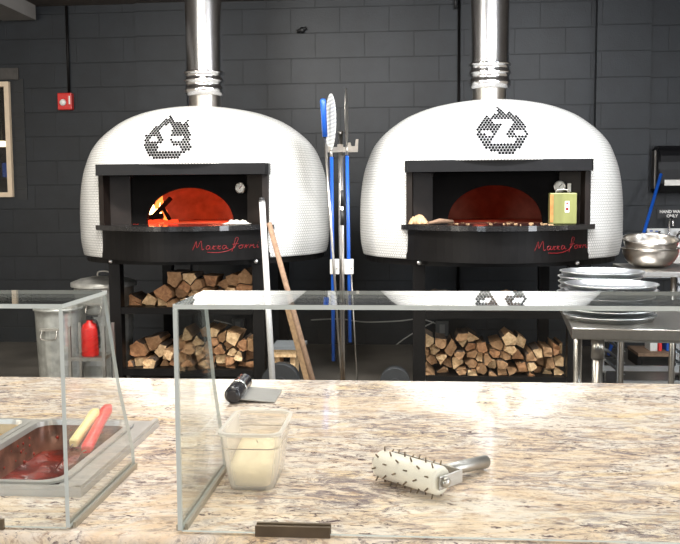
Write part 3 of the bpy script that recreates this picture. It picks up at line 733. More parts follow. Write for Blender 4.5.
woodpile(right_low, oyR, .165, OV2[0]-.435, OV2[0]+.435, 'split firewood log in the full pile on lower shelf of right-hand oven', 'firewood on the lower shelf of the right-hand oven', 11, .043, sp)
left_low = SL([(136, 352, .075), (150, 345, .07), (159.5, 352), (128, 367), (138, 365), (151, 363), (162.4, 367), (168, 353.7), (170, 369), (176, 346), (184, 338), (179, 358), (188, 350), (185, 367), (196, 344), (197, 358), (177, 369), (200, 369), (207, 350), (208, 361), (211, 370),
 (212.4, 334), (213, 342.4), (221, 338), (232.4, 339.5, .06), (219.3, 350), (220, 360), (220, 369), (231, 369), (239.3, 357), (232, 352), (243.4, 345), (247.5, 357), (240.6, 369), (249.6, 367), (252, 345), (228, 345.8), (203, 334), (230, 361)])
spl = {(150, 345): 'dark', (221, 338): 'dark', (136, 352, 'l'): 'long pale log leaning at left end of the left-hand lower firewood pile'}
woodpile(left_low, oyL, .165, OV1[0]-.435, OV1[0]+.435, 'split firewood log piled on lower shelf of left-hand oven', 'firewood on the lower shelf of the left-hand oven', 12, .05, spl)
left_up = SL([(130, 305), (147, 302, .06), (164, 296, .065), (160, 306), (175, 280), (190, 279), (180, 294), (184, 287), (197, 285), (208.5, 281, .065), (221, 285), (232, 281), (244, 280), (243, 288), (172, 306), (184, 303), (195, 296), (206, 294), (218, 296), (230, 293), (243, 298), (196, 306), (209, 306), (221, 307), (233, 305), (246, 307)])
spu = {(232, 281): 'dark', (130, 305, 'l'): 'flat pale wood piece at left end of the left-hand upper firewood pile'}
woodpile(left_up, oyL, .572, OV1[0]-.435, OV1[0]+.435, 'split firewood log piled on upper shelf of left-hand oven', 'firewood on the upper shelf of the left-hand oven', 13, .058, spu)
right_up = SL([(503, 306, .06), (438, 306, .05), (450, 308, .04), (515, 309, .04)])
for (px, dy, dz, ln, lb, mm) in ((503, .05, 0, .30, 'reddish log lying alone on the upper shelf of right-hand oven', 'cut2'), (436, .12, 0, .26, 'dark bark-covered log on the upper shelf of right-hand oven', 'bark')):
    x = at(px, 300, Y=oyR+dy).x; bm = B(); rnd = random.Random(px)
    z0 = .572
    pts = [(x-ln/2*.6, oyR+dy, z0+.062), (x, oyR+dy+.04, z0+.075), (x+ln/2*.6, oyR+dy+.10, z0+.066)]
    tube(bm, bez(pts, 3), [.055+rnd.uniform(-.006, .006) for _ in range(7)], 7, smooth=False)
    zm = min(v.co.z for v in bm.verts)
    for v in bm.verts: v.co.z -= zm-z0-.0005
    o = obj('firewood_log', bm, [mm]); recenter(o); tag(o, lb, 'firewood')

# ------------------------------------------------------------------ tools between the ovens
Yr = 5.62
pb = at(341.5, 300, Y=Yr); RX = pb.x
def zat(py, Y=Yr): return at(341, py, Y=Y).z
def xat(px, py, Y=Yr): return at(px, py, Y=Y).x
Tr = thing('tool_rack', 'steel floor rack holding oven peels between the two ovens', 'rack', (RX, Yr, 0))
bm = B(); tube(bm, [(0, 0, .02), (0, 0, zat(132))], .014, 14); lathe(bm, [(.017, zat(134)), (.017, zat(131)), (0, zat(130.5))], n=14); obj('pole', bm, 'steel', Tr)
bm = B(); zb = zat(150); hx0 = xat(327, 150)-RX; hx1 = xat(358, 150)-RX
prof = [(hx0, zb-.015), (hx1, zb-.015), (hx1+.004, zb+.065), (hx1-.012, zb+.065), (hx1-.018, zb+.022), (hx1-.040, zb+.022), (hx1-.046, zb+.045), (hx1-.062, zb+.045), (hx1-.068, zb+.018), (.018, zb+.018), (.018, zb+.035), (-.018, zb+.035), (-.018, zb+.018), (-.04, zb+.018), (-.046, zb+.04), (-.058, zb+.04), (-.064, zb+.018), (hx0, zb+.03)]
prism(bm, prof, -.024, -.018, 'y'); obj('hook_plate', bm, 'steel', Tr)
zh = zat(266)
for a, b in ((331, 340), (344, 354)):
    xa, xb = xat(a, 266)-RX, xat(b, 266)-RX
    bm = B(); box(bm, ((xa+xb)/2, -.045, zh), (xb-xa, .05, .095), bev=.004); cl = obj('clamp_box', bm, 'white', Tr)
    bm = B(); lathe(bm, [(0, 0), (.006, 0), (.005, .004), (0, .004)], (xb-.012, -.0705, zh-.01), 10, rot=Matrix.Rotation(PI/2, 3, 'X')); obj('screw', bm, 'steel_dull', cl)
bm = B(); lathe(bm, [(0, .0), (.16, .0), (.16, .012), (.03, .02), (.02, .03), (0, .03)], n=32); obj('base', bm, 'steel_dull', Tr)
# perforated round peel
Yp = Yr-.045
Tp = thing('pizza_peel', 'perforated white round peel with blue handle standing in the rack', 'peel', (xat(330.5, 123, Yp), Yp, 0))
bm = B(); n = 48; ang = math.radians(75)
for y in (0,):
    rim = [(.052*math.cos(2*PI*k/n), 0.178*math.sin(2*PI*k/n)) for k in range(n)]
czp = at(330, 122.5, Y=Yp).z
bm = B()
disc = [(.178*math.cos(2*PI*k/n), .178*math.sin(2*PI*k/n)) for k in range(n)]
prism(bm, disc, -.0012, .0012, 'y')
o = obj('peel_disc', bm, 'perf', Tp, (0, 0, czp)); o.rotation_euler = (0, 0, math.radians(-74))
xl = xat(333.5, 360, Yp)-Tp.location.x; xt = xat(331.5, 152, Yp)-Tp.location.x
bm = B(); tube(bm, [(xt*.3, 0, czp-.17), (xt, 0, zat(158, Yp))], .008, 10); obj('ferrule', bm, 'steel', Tp)
bm = B(); tube(bm, [(xt, 0, zat(157, Yp)), (xl, 0, zat(361, Yp))], .0115, 12); obj('handle', bm, 'blue', Tp)['label'] = 'blue handle'
# second peel seen edge on
Yq = Yr-.05
Tq = thing('pizza_peel', 'thin peel seen edge-on beside its blue handle, right side of the rack', 'peel', (xat(346.5, 118, Yq), Yq, 0))
bm = B(); czq = at(346.5, 117, Y=Yq).z; prism(bm, disc, -.0012, .0012, 'y')
o = obj('peel_disc', bm, 'steel', Tq, (0, 0, czq)); o.scale = (.55, 1, 1); o.rotation_euler = (0, 0, math.radians(88.5))
xt = xat(347, 150, Yq)-Tq.location.x; xl = xat(350, 340, Yq)-Tq.location.x
bm = B(); tube(bm, [(0, 0, czq-.17), (xt, 0, zat(156, Yq))], .008, 10); obj('ferrule', bm, 'steel', Tq)
bm = B(); tube(bm, [(xt, 0, zat(156, Yq)), (xl, 0, zat(342, Yq))], .0115, 12); obj('handle', bm, 'blue', Tq)
# tool with blue grip on top
Ys = Yr-.085
def P3(px, py, Y): v = at(px, py, Y=Y); return (v.x, v.y, v.z)
def floor_pt(p, q):      # extend p->q down to the floor
    p, q = Vector(p), Vector(q); t = (p.z-.012)/(p.z-q.z); return p+(q-p)*t
Tg = thing('oven_scraper', 'steel pole with thick blue grip on top left of the rack', 'oven tool', (0, 0, 0))
a = Vector(P3(323, 99, Ys)); b = Vector(P3(325, 137, Ys)); c = Vector(P3(333.5, 262, Ys))
Tg.location = (a.x, a.y, 0); off = Vector((a.x, a.y, 0))
bm = B(); tube(bm, [a-off, a-off+Vector((0, 0, -.01)), b-off], [.014, .019, .017], 14); obj('grip', bm, 'blue', Tg)
bm = B(); d = floor_pt(b, c); tube(bm, [b-off, d-off], .0085, 10); obj('pole', bm, 'steel', Tg)
bm = B(); box(bm, (d-off)+Vector((0, 0, .03)), (.02, .006, .055)); obj('scraper_head', bm, 'steel', Tg)
# pole with black grips
Yt = Yr-.075
a = Vector(P3(342, 156, Yt)); b = Vector(P3(343, 262, Yt)); d = floor_pt(a, b)
Tb = thing('oven_brush', 'steel pole with two black grips in the middle of the rack', 'oven tool', (a.x, a.y, 0)); off = Vector((a.x, a.y, 0))
bm = B(); tube(bm, [a-off, d-off+Vector((0, 0, .06))], .009, 10); obj('pole', bm, 'steel', Tb)
for y0, y1 in ((190, 206), (210, 225)):
    f0 = Vector(P3(342.3, y0, Yt)); f1 = Vector(P3(342.5, y1, Yt))
    bm = B(); tube(bm, [f0-off, f1-off], .0135, 12); obj('grip', bm, 'rubber', Tb)
bm = B(); box(bm, (d-off)+Vector((0, 0, .035)), (.05, .14, .045)); obj('brush_head', bm, 'woodboard', Tb)
bm = B()
for x0_, x1_ in ((350, 357),):
    a = Vector(P3(351, 270, Yr+.03)); d = Vector(P3(x1_, 378, Yr+.03)); d = floor_pt(a, d); tube(bm, [a, d], .0055, 8)
o = obj('thin_rod', bm, 'steel'); tag(o, 'thin steel rod leaning out to the right of the rack', 'rod')
# leaning poles by the left-hand oven
Yw = 4.98
a = Vector(P3(262, 201, Yw)); b = Vector(P3(272, 378, Yw-.14)); d = floor_pt(a, b)
Tw = thing('broom', 'white pole with black tip leaning against the left-hand oven', 'broom', (d.x, d.y, 0)); off = Vector((d.x, d.y, 0))
a = a-off; d0 = d-off
bm = B(); tube(bm, [a, d0+Vector((0, 0, .06))], .0175, 14); obj('pole', bm, mat('white_metal', (.80, .80, .80), .25, .3), Tw)
bm = B(); tube(bm, [a+(a-d0).normalized()*.02, a-(a-d0).normalized()*.005], [.012, .0185], 14); obj('black_tip', bm, 'rubber', Tw)
bm = B(); box(bm, (0, 0, .035), (.30, .05, .05), bev=.006); obj('broom_head', bm, 'rubber', Tw)
Yw2 = 4.98
a = Vector(P3(269, 223, Yw2)); b = Vector(P3(312, 378, Yw2-.18)); d = floor_pt(a, b)
Tw = thing('brush', 'tan wooden handle leaning right of the white pole', 'brush', (d.x, d.y, 0)); off = Vector((d.x, d.y, 0))
bm = B(); tube(bm, [a-off, d-off+Vector((0, 0, .0))], [.0145, .017], 12); obj('handle', bm, 'woodhandle', Tw)
Yw3 = 5.06
a = Vector(P3(288.5, 309, Yw3)); b = Vector(P3(307, 378, Yw3-.09)); d = floor_pt(a, b)
bm = B(); ax = (d-a).normalized(); L_ = (d-a).length-.01
r3 = Matrix.Rotation(math.atan2(ax.x, -ax.z)*-1, 3, 'Y')
r3 = Vector((0, 0, -1)).rotation_difference(ax).to_matrix()
box(bm, (a+d)/2+Vector((0, 0, .012)), (.045, .022, L_), rot=r3, bev=.003); o = obj('wooden_board', bm, 'woodboard'); recenter(o)
tag(o, 'rough brown wooden board leaning behind the tan wooden handle', 'board')
# slab and round drums by the stands
q = at(281, 352, Y=5.55)
Tk = thing('step_block', 'grey topped low wooden block beside the left-hand oven leg', 'block', (q.x+.03, 5.60, 0))
bm = B(); zt = at(281, 346, Y=5.5).z
box(bm, (0, 0, zt-.045), (.15, .22, .05)); box(bm, (-.05, 0, (zt-.07)/2), (.03, .18, zt-.07)); box(bm, (.05, 0, (zt-.07)/2), (.03, .18, zt-.07)); obj('wood_body', bm, 'cut', Tk)
bm = B(); box(bm, (.02, 0, zt-.010), (.20, .25, .02), rot=None); obj('grey_top', bm, mat('grey_board', (.16, .17, .18), .5), Tk)
for px, Y, lb in ((281, 5.26, 'dark grey round drum on the floor right of the left-hand oven'), (395, 5.26, 'dark grey round drum on the floor left of the right-hand oven')):
    zt = at(px, 363 if px < 300 else 367, Y=Y).z; q = at(px, 370, Y=Y)
    bm = B(); rr = .115 if px < 300 else .09
    tube(bm, [(q.x, Y-.05, zt-rr), (q.x, Y+.05, zt-rr)], rr, 32); tube(bm, [(q.x, Y-.06, zt-rr), (q.x, Y-.05, zt-rr)], rr*.35, 20)
    box(bm, (q.x, Y, (zt-rr)/2), (rr*.9, .08, zt-rr)); box(bm, (q.x, Y, .01), (rr*1.8, .12, .02))
    tag(obj('blower_drum', bm, 'greydisc'), lb, 'drum')

# ------------------------------------------------------------------ left background: bins, rack, extinguisher
def bin_(c, rt, rb, h, label, lid, n=72):
    T = thing('galvanised_bin', label, 'bin', c)
    bm = B(); prof = [(0, .012), (rb, .0), (rb, .03)]
    m_ = 14
    for i in range(m_+1):
        t = i/m_; prof.append((rb+(rt-rb)*t, .03+(h-.05)*t))
    prof += [(rt+.010, h-.015), (rt+.010, h), (rt-.004, h), (rt-.006, h-.02), (rb-.006, .03), (0, .02)]
    lathe(bm, prof, n=n)
    for v in bm.verts:
        r = math.hypot(v.co.x, v.co.y); a = math.atan2(v.co.y, v.co.x)
        if .06 < v.co.z < h-.10 and r > rb-.002: k = 1+.014*math.cos(a*24); v.co.x *= k; v.co.y *= k
    obj('body', bm, 'galv', T)
    bm = B(); zz = h-.14
    tube(bm, bez([(-.05, -rt-.005, zz), (-.045, -rt-.03, zz-.05), (.045, -rt-.03, zz-.05), (.05, -rt-.005, zz)]), .005, 8)
    box(bm, (0, -rt-.0, zz+.008), (.13, .012, .018)); obj('handle', bm, 'steel', T)
    if lid:
        bm = B(); lathe(bm, [(rt+.022, h-.022), (rt+.022, h+.004), (rt+.004, h+.012), (rt*.8, h+.028), (rt*.4, h+.042), (0, h+.046)], n=48); ld = obj('lid', bm, 'galv', T)
        bm = B(); tube(bm, bez([(-.045, 0, h+.040), (-.035, 0, h+.075), (.035, 0, h+.075), (.045, 0, h+.040)]), .006, 8); obj('lid_handle', bm, 'steel', ld)
    return T
q = at(59, 340, Y=5.72); bin_((q.x, 5.72, 0), .150, .128, at(59, 307, Y=5.72).z, 'galvanised ribbed steel bin without lid at far left of the floor', False)
q = at(104, 284, Y=6.05); bin_((q.x, 6.05, 0), .205, .175, .70, 'galvanised bin closed with a domed lid behind the left-hand oven leg', True)
q = at(91, 350, Y=5.36)
Ts = thing('metal_shelf', 'low grey metal shelf beside the open galvanised bin', 'shelf', (q.x, 5.38, 0))
zs = at(90, 357, Y=5.3).z
bm = B(); box(bm, (0, 0, zs-.012), (.20, .20, .024)); obj('shelf_board', bm, 'steel_dull', Ts)
bm = B(); box(bm, (0, 0, .08), (.20, .20, .016)); obj('shelf_board', bm, 'steel_dull', Ts)
for sx in (-1, 1):
    for sy in (-1, 1):
        bm = B(); box(bm, (sx*.109, sy*.09, .25), (.018, .018, .50)); obj('post', bm, 'steel_dull', Ts)
Te = thing('reflection_canister', 'red reflection modelled as a extinguisher standing on the low grey metal shelf', 'canister', (q.x, 5.35, zs))  # canister shape put in for a red reflection in the glass
bm = B(); lathe(bm, [(0, 0), (.05, 0), (.053, .01), (.053, .165), (.045, .195), (.02, .212), (.018, .225), (0, .225)], n=24); obj('cylinder', bm, 'red', Te)
bm = B(); box(bm, (0, 0, .235), (.03, .03, .02)); box(bm, (.02, 0, .250), (.07, .018, .008)); obj('valve', bm, 'rubber', Te)
bm = B(); tube(bm, bez([(.01, -.01, .235), (.05, -.02, .22), (.062, -.01, .15), (.060, 0, .05)]), .007, 8); obj('hose', bm, 'rubber', Te)

# ------------------------------------------------------------------ right: tables, pans, bowls
A = at(572, 328, Z=.88); ra = math.radians(-6)
Tt1 = thing('prep_table', 'stainless steel prep table holding the stacked pizza pans at right', 'table', (A.x, A.y, 0), ra)
bm = B(); box(bm, (.75, .41, .862), (1.5, .82, .036), bev=.004); obj('tabletop', bm, 'steel', Tt1)
for x, y in ((.085, .06), (1.42, .06), (.075, .74), (1.42, .74)):
    bm = B(); tube(bm, [(x, y, .05), (x, y, .844)], .0165, 16); tube(bm, [(x, y, .775), (x, y, .844)], .0205, 16); lg = obj('leg', bm, 'steel', Tt1)
    bm = B(); lathe(bm, [(0, 0), (.02, 0), (.022, .03), (.017, .05), (0, .05)], (x, y, 0), 14); obj('foot', bm, 'rubber', lg)
bm = B(); box(bm, (.75, .41, .836), (1.30, .70, .014)); obj('under_brace', bm, 'steel_dull', Tt1)
def make_pan(r, seed):
    bm = B(); lathe(bm, [(0, 0), (r-.010, 0), (r-.002, .014), (r+.003, .015), (r+.003, .0175), (r-.003, .0175), (r-.012, .003), (0, .003)], n=64)
    return bm
pans = []
base = obj('pizza_pan', make_pan(.150, 0), 'alu'); first = True
def stack(c, n, zstep, label, top_label, group, seed, z0=.8805):
    global first
    rnd = random.Random(seed)
    for k in range(n):
        if first: o = base; first = False
        else: o = base.copy(); C.objects.link(o)
        o.location = (c[0]+rnd.uniform(-.006, .006), c[1]+rnd.uniform(-.005, .005), z0+k*zstep)
        tag(o, top_label if k == n-1 else label, 'pan', group)
c1 = at(609.5, 284, Y=3.02); c2 = at(601, 270, Y=3.345)
stack((c1.x, 3.02), 6, .0205, 'round aluminium pizza pan within the front stack on prep table', 'round aluminium pizza pan on top of the front stack', 'pizza pans in the front stack', 5)
stack((c2.x, 3.345), 7, .0195, 'round aluminium pizza pan within the rear stack on prep table', 'round aluminium pizza pan on top of the rear stack', 'pizza pans in the rear stack', 6)
# second table with bowls
A2 = at(637, 275, Y=4.78)
Tt2 = thing('work_table', 'farther steel work table carrying the mixing bowls', 'table', (A2.x, 4.78, 0), 0)
bm = B(); box(bm, (.6, .29, .872), (1.2, .58, .03), bev=.003); obj('tabletop', bm, 'steel', Tt2)
xl2 = at(673.5, 285, Y=4.83).x - A2.x
for x, y in ((xl2, .05), (1.14, .05), (.05, .53), (1.14, .53)):
    bm = B(); tube(bm, [(x, y, 0.0), (x, y, .857)], .015, 14); obj('leg', bm, 'steel', Tt2)
def bowl(c, r, h, label, tilt=0):
    T = thing('mixing_bowl', label, 'bowl', c); T.rotation_euler = (tilt, 0, 0)
    bm = B(); prof = [(0, 0), (r*.42, 0)]
    for i in range(1, 11):
        t = i/10; prof.append((r*(.42+.58*math.sin(t*PI/2)**.9), h*(1-math.cos(t*PI/2))**.85))
    inner = [(max(0, a-.003), b+.003) for a, b in prof[1:]][::-1]
    lathe(bm, prof+[(r+.008, h), (r+.008, h+.004), (r, h+.004)]+inner+[(0, .003)], n=48)
    obj('bowl_body', bm, 'steel', T); return T
cb = at(650, 273, Y=5.07)
bowl((cb.x, 5.07, .888), .152, .105, 'lower steel mixing bowl of the two on the farther table')
bowl((cb.x-.003, 5.07, .955), .148, .092, 'upper steel mixing bowl nested in the lower one', tilt=math.radians(9))
Tbt = thing('bottle', 'red and white bottle behind the mixing bowls at the right edge', 'bottle', (at(683, 256, Y=5.2).x+.04, 5.2, .887))
bm = B(); lathe(bm, [(0, 0), (.04, 0), (.04, .14), (0, .14)], n=20); obj('red_base', bm, mat('pink_red', (.7, .12, .12), .4), Tbt)
bm = B(); lathe(bm, [(.0, .14), (.04, .14), (.036, .19), (.015, .21), (.015, .24), (0, .24)], n=20); obj('white_top', bm, 'white', Tbt)
# sheet pan rack under the farther table
xr0 = at(617, 350, Y=5.5).x
Tra = thing('sheet_pan_rack', 'low wheeled sheet pan rack under the farther table', 'rack', (xr0, 5.48, 0))
W_ = .50
for x in (0.012, W_):
    for y in (.02, .50):
        bm = B(); box(bm, (x, y, .46), (.024, .024, .70)); obj('upright', bm, 'alu', Tra)
for x in (.012, W_):
    for k in range(9):
        s = 1 if x < .1 else -1
        bm = B(); box(bm, (x+s*.024, .26, .19+k*.072), (.026, .50, .003)); box(bm, (x+s*.0125, .26, .197+k*.072), (.003, .50, .018)); obj('slide', bm, 'alu', Tra)
for y in (.02, .50):
    bm = B(); box(bm, ((W_+.012)/2, y, .135), (W_, .022, .035)); obj('crossbar', bm, 'alu', Tra)
    bm = B(); box(bm, ((W_+.012)/2, y, .80), (W_, .022, .025)); obj('crossbar', bm, 'alu', Tra)
for x in (.012, W_):
    for y in (.02, .50):
        bm = B(); tube(bm, [(x-.012, y+.01, .045), (x+.012, y+.01, .045)], .045, 20); w_ = obj('caster_wheel', bm, 'rubber', Tra)
        bm = B(); box(bm, (x-.018, y, .085), (.006, .03, .07)); box(bm, (x+.018, y, .085), (.006, .03, .07)); box(bm, (x, y, .113), (.05, .04, .008)); obj('fork', bm, 'steel', w_)
# shelf of goods on the floor behind the rack
q = at(663, 356, Y=6.8)
Tsh = thing('low_shelf', 'low tan shelf near the wall below the hand sink', 'shelf', (q.x, 6.9, 0))
zsh = at(663, 353, Y=6.75).z
bm = B(); box(bm, (.10, 0, zsh-.012), (.60, .34, .024)); obj('shelf_board', bm, 'woodhandle', Tsh)
for x in (-.185, .385):
    bm = B(); box(bm, (x, 0, (zsh-.024)/2), (.03, .30, zsh-.024)); obj('shelf_side', bm, 'black', Tsh)
for px, w, h, m_, nm, lb in ((651, .055, .26, 'white', 'white_container', 'white upright container on the low shelf'), (657.5, .025, .26, 'redplastic', 'red_folder', 'narrow red item beside the white container on low shelf'), (666, .035, .24, 'blue', 'blue_folder', 'narrow blue item on the low shelf')):
    x = at(px, 345, Y=6.9).x; bm = B(); box(bm, (x, 6.90, zsh+.001+h/2), (w, .16, h), bev=.004); tag(obj(nm, bm, m_), lb, 'container')
# hand sink on the wall
q = at(662, 240, Y=7.5)
Thk = thing('hand_sink', 'wall mounted steel hand sink below the black sign', 'sink', (at(665, 240, Y=7.5).x, WY, 0))
x0 = at(644, 235, Y=7.63).x-Thk.location.x; z0 = at(660, 228.5, Y=7.63).z; zr = at(660, 243, Y=7.5).z
bm = B(); box(bm, (x0+.22, -.010, (z0+zr-.1)/2), (.44, .018, z0-zr+.1)); obj('backsplash', bm, mat('sink_satin', (.62, .62, .60), .35, .4), Thk)
bm = B(); xx = x0+.22
box(bm, (xx, -.20, zr-.15), (.40, .34, .01)); box(bm, (xx-.2, -.20, zr-.075), (.01, .36, .16)); box(bm, (xx+.2, -.20, zr-.075), (.01, .36, .16)); box(bm, (xx, -.375, zr-.075), (.41, .01, .16)); box(bm, (xx, -.03, zr-.075), (.41, .01, .16))
obj('basin', bm, 'steel', Thk)
fxp = at(670, 235, Y=7.55).x-Thk.location.x
bm = B(); tube(bm, bez([(fxp, -.06, zr+.005), (fxp, -.06, zr+.12), (fxp, -.075, zr+.19), (fxp, -.12, zr+.21), (fxp, -.165, zr+.185), (fxp, -.17, zr+.14)]), .011, 10); fc = obj('faucet', bm, 'chrome', Thk)
bm = B(); tube(bm, bez([(fxp-.06, -.06, zr+.005), (fxp-.06, -.06, zr+.04), (fxp-.085, -.09, zr+.09)]), .012, 10); tube(bm, bez([(fxp+.06, -.06, zr+.005), (fxp+.06, -.06, zr+.04), (fxp+.085, -.09, zr+.09)]), .012, 10); obj('tap_handle', bm, 'chrome', fc)
bm = B(); c_ = at(654, 231, Y=7.62); box(bm, (c_.x-Thk.location.x, -.0205, c_.z), (.10, .002, .03)); st = obj('sticker', bm, 'white', Thk)
bm = B(); box(bm, (c_.x-Thk.location.x-.02, -.0222, c_.z), (.025, .001, .012)); box(bm, (c_.x-Thk.location.x+.025, -.0222, c_.z-.003), (.025, .001, .010)); obj('sticker_print', bm, 'blue', st)
# sign
sa = at(657.5, 209, Y=WY-.01); sb = at(687, 218.5, Y=WY-.01)
Tsg = thing('wall_sign', 'black sign with white capitals above the hand sink', 'sign', ((sa.x+sb.x)/2, WY, (sa.z+sb.z)/2))
sw, sh = sb.x-sa.x, sa.z-sb.z
bm = B(); box(bm, (0, -.005, 0), (sw, .008, sh)); obj('sign_plate', bm, 'rubber', Tsg)
def text_mesh(s, size, loc, parent, name, m, bold=.0):
    cu = bpy.data.curves.new('txt', 'FONT'); cu.body = s; cu.size = size; cu.align_x = 'CENTER'; cu.align_y = 'CENTER'; cu.extrude = .0008; cu.offset = bold
    t = bpy.data.objects.new('txt', cu); C.objects.link(t); dg = bpy.context.evaluated_depsgraph_get()
    me = bpy.data.meshes.new_from_object(t.evaluated_get(dg)); bpy.data.objects.remove(t)
    me.transform(Matrix.Rotation(PI/2, 4, 'X')); me.materials.clear(); me.materials.append(M[m])
    o = bpy.data.objects.new(name, me); C.objects.link(o); o.parent = parent; o.location = loc; return o
text_mesh('HAND WASH', .034, (0, -.0102, .017), Tsg, 'sign_text', 'white', .0012)
text_mesh('ONLY', .034, (0, -.0102, -.019), Tsg, 'sign_text', 'white', .0012)
# towel dispenser
ta = at(659.5, 145, Y=7.42); tb = at(706, 193, Y=7.42)
Ttd = thing('towel_dispenser', 'black paper towel dispenser on the wall at right edge', 'dispenser', ((ta.x+tb.x)/2, WY, (ta.z+tb.z)/2))
w, h = tb.x-ta.x, ta.z-tb.z
bm = B(); pr = [(0, -h/2), (-.14, -h/2), (-.19, -h/2+.03), (-.21, -h/2+.08), (-.217, 0), (-.215, h*.15), (-.205, h*.28), (-.185, h*.38), (-.15, h*.46), (-.10, h/2), (0, h/2)]
prism(bm, pr, -w/2, w/2, 'x'); bmesh.ops.bevel(bm, geom=[e for e in bm.edges if abs(abs(e.verts[0].co.x)-w/2) < 1e-6 and abs(e.verts[0].co.x-e.verts[1].co.x) < 1e-6], offset=.018, segments=3, affect='EDGES')
obj('cover', bm, mat('glossy_black', (.006, .006, .007), .38, spec=.3), Ttd)
bm = B(); box(bm, (.02, -.213, -h*.28), (w-.06, .008, h*.13), bev=.003); obj('tear_bar', bm, 'steel_dull', Ttd)
bm = B(); box(bm, (-w/2-.003, -.07, .0), (.008, .10, h*.8)); obj('side_plate', bm, 'steel_dull', Ttd)
# blue broom pole leaning
a = at(661, 174, Y=7.38); b = at(643, 238, Y=7.2); d = floor_pt(a, b)
Tbb = thing('mop', 'blue pole leaning on wall between the right-hand oven and the dispenser', 'mop', (d.x, d.y, 0)); off = Vector((d.x, d.y, 0))
bm = B(); tube(bm, [a-off, d-off+Vector((0, 0, .05))], .0135, 12); obj('pole', bm, 'blue', Tbb)
bm = B(); box(bm, (0, 0, .03), (.20, .08, .05), bev=.006); obj('mop_head', bm, 'rubber', Tbb)

# ------------------------------------------------------------------ counter
TZ = .86
fe = at(340, 541, Z=TZ).y; be = at(340, 380, Z=TZ).y
bm = B()
prof = [(fe+.004, TZ-.001)]
r = .012
poly = [(fe, TZ-.042), (fe, TZ-r)] + [(fe+r-r*math.cos(a*PI/12), TZ-r+r*math.sin(a*PI/12)) for a in range(1, 6)] + [(fe+r, TZ), (be-.004, TZ), (be, TZ-.004), (be, TZ-.042)]
# opening for the drop-in pans
FX1 = (at(69, 494, Z=.866).x + at(160, 423, Z=.866).x)/2 + .008; FX0 = -1.50; FYa = at(60, 493, Z=TZ+.006).y; FYb = at(150, 423, Z=TZ+.006).y
hx1, hx0, hya, hyb = FX1-.03, FX0+.03, FYa+.02, FYb-.02
def slab(xa, xb, pl): prism(bm, pl, xa, xb, 'x')
slab(hx1, 3.0, poly); slab(-3.0, hx0, poly)
slab(hx0, hx1, [p for p in poly if p[0] < hya-.0] [:0] or [(fe, TZ-.042), (fe, TZ-r)] + [(fe+r-r*math.cos(a*PI/12), TZ-r+r*math.sin(a*PI/12)) for a in range(1, 6)] + [(fe+r, TZ), (hya, TZ), (hya, TZ-.042)])
slab(hx0, hx1, [(hyb, TZ-.042), (hyb, TZ), (be-.004, TZ), (be, TZ-.004), (be, TZ-.042)])
bmesh.ops.remove_doubles(bm, verts=bm.verts[:], dist=1e-5)
tag(obj('countertop', bm, 'granite'), 'polished cream and grey granite countertop across the foreground', 'countertop')
Tc = thing('counter_base', 'dark base below the granite countertop', 'cabinet', (0, (fe+be)/2, 0))
bm = B(); D_ = be-fe
box(bm, (0, -D_/2+.04, (TZ-.045)/2), (5.8, .03, TZ-.045)); obj('front_panel', bm, 'woodboard', Tc)
bm = B(); box(bm, (0, D_/2-.05, (TZ-.045)/2), (5.8, .03, TZ-.045)); obj('rear_panel', bm, 'steel_dull', Tc)
# drop-in pan frame
Tfm = thing('pan_frame', 'stainless drop-in frame set in the counter at left', 'frame', (FX1, FYa, TZ))
FD = FYb-FYa
PW = .184; rim = .030; PX1 = -.045
def rrect(x0, x1, y0, y1, r, n=6):
    out = []
    for cx, cy, a0 in ((x1-r, y1-r, 0), (x0+r, y1-r, PI/2), (x0+r, y0+r, PI), (x1-r, y0+r, 1.5*PI)):
        for k in range(n+1): out.append((cx+r*math.cos(a0+PI/2*k/n), cy+r*math.sin(a0+PI/2*k/n)))
    return out
pan_rects = [(PX1-PW-(PW+.018)*k, PX1-(PW+.018)*k) for k in range(5)]
py0, py1 = .026, FD-.018
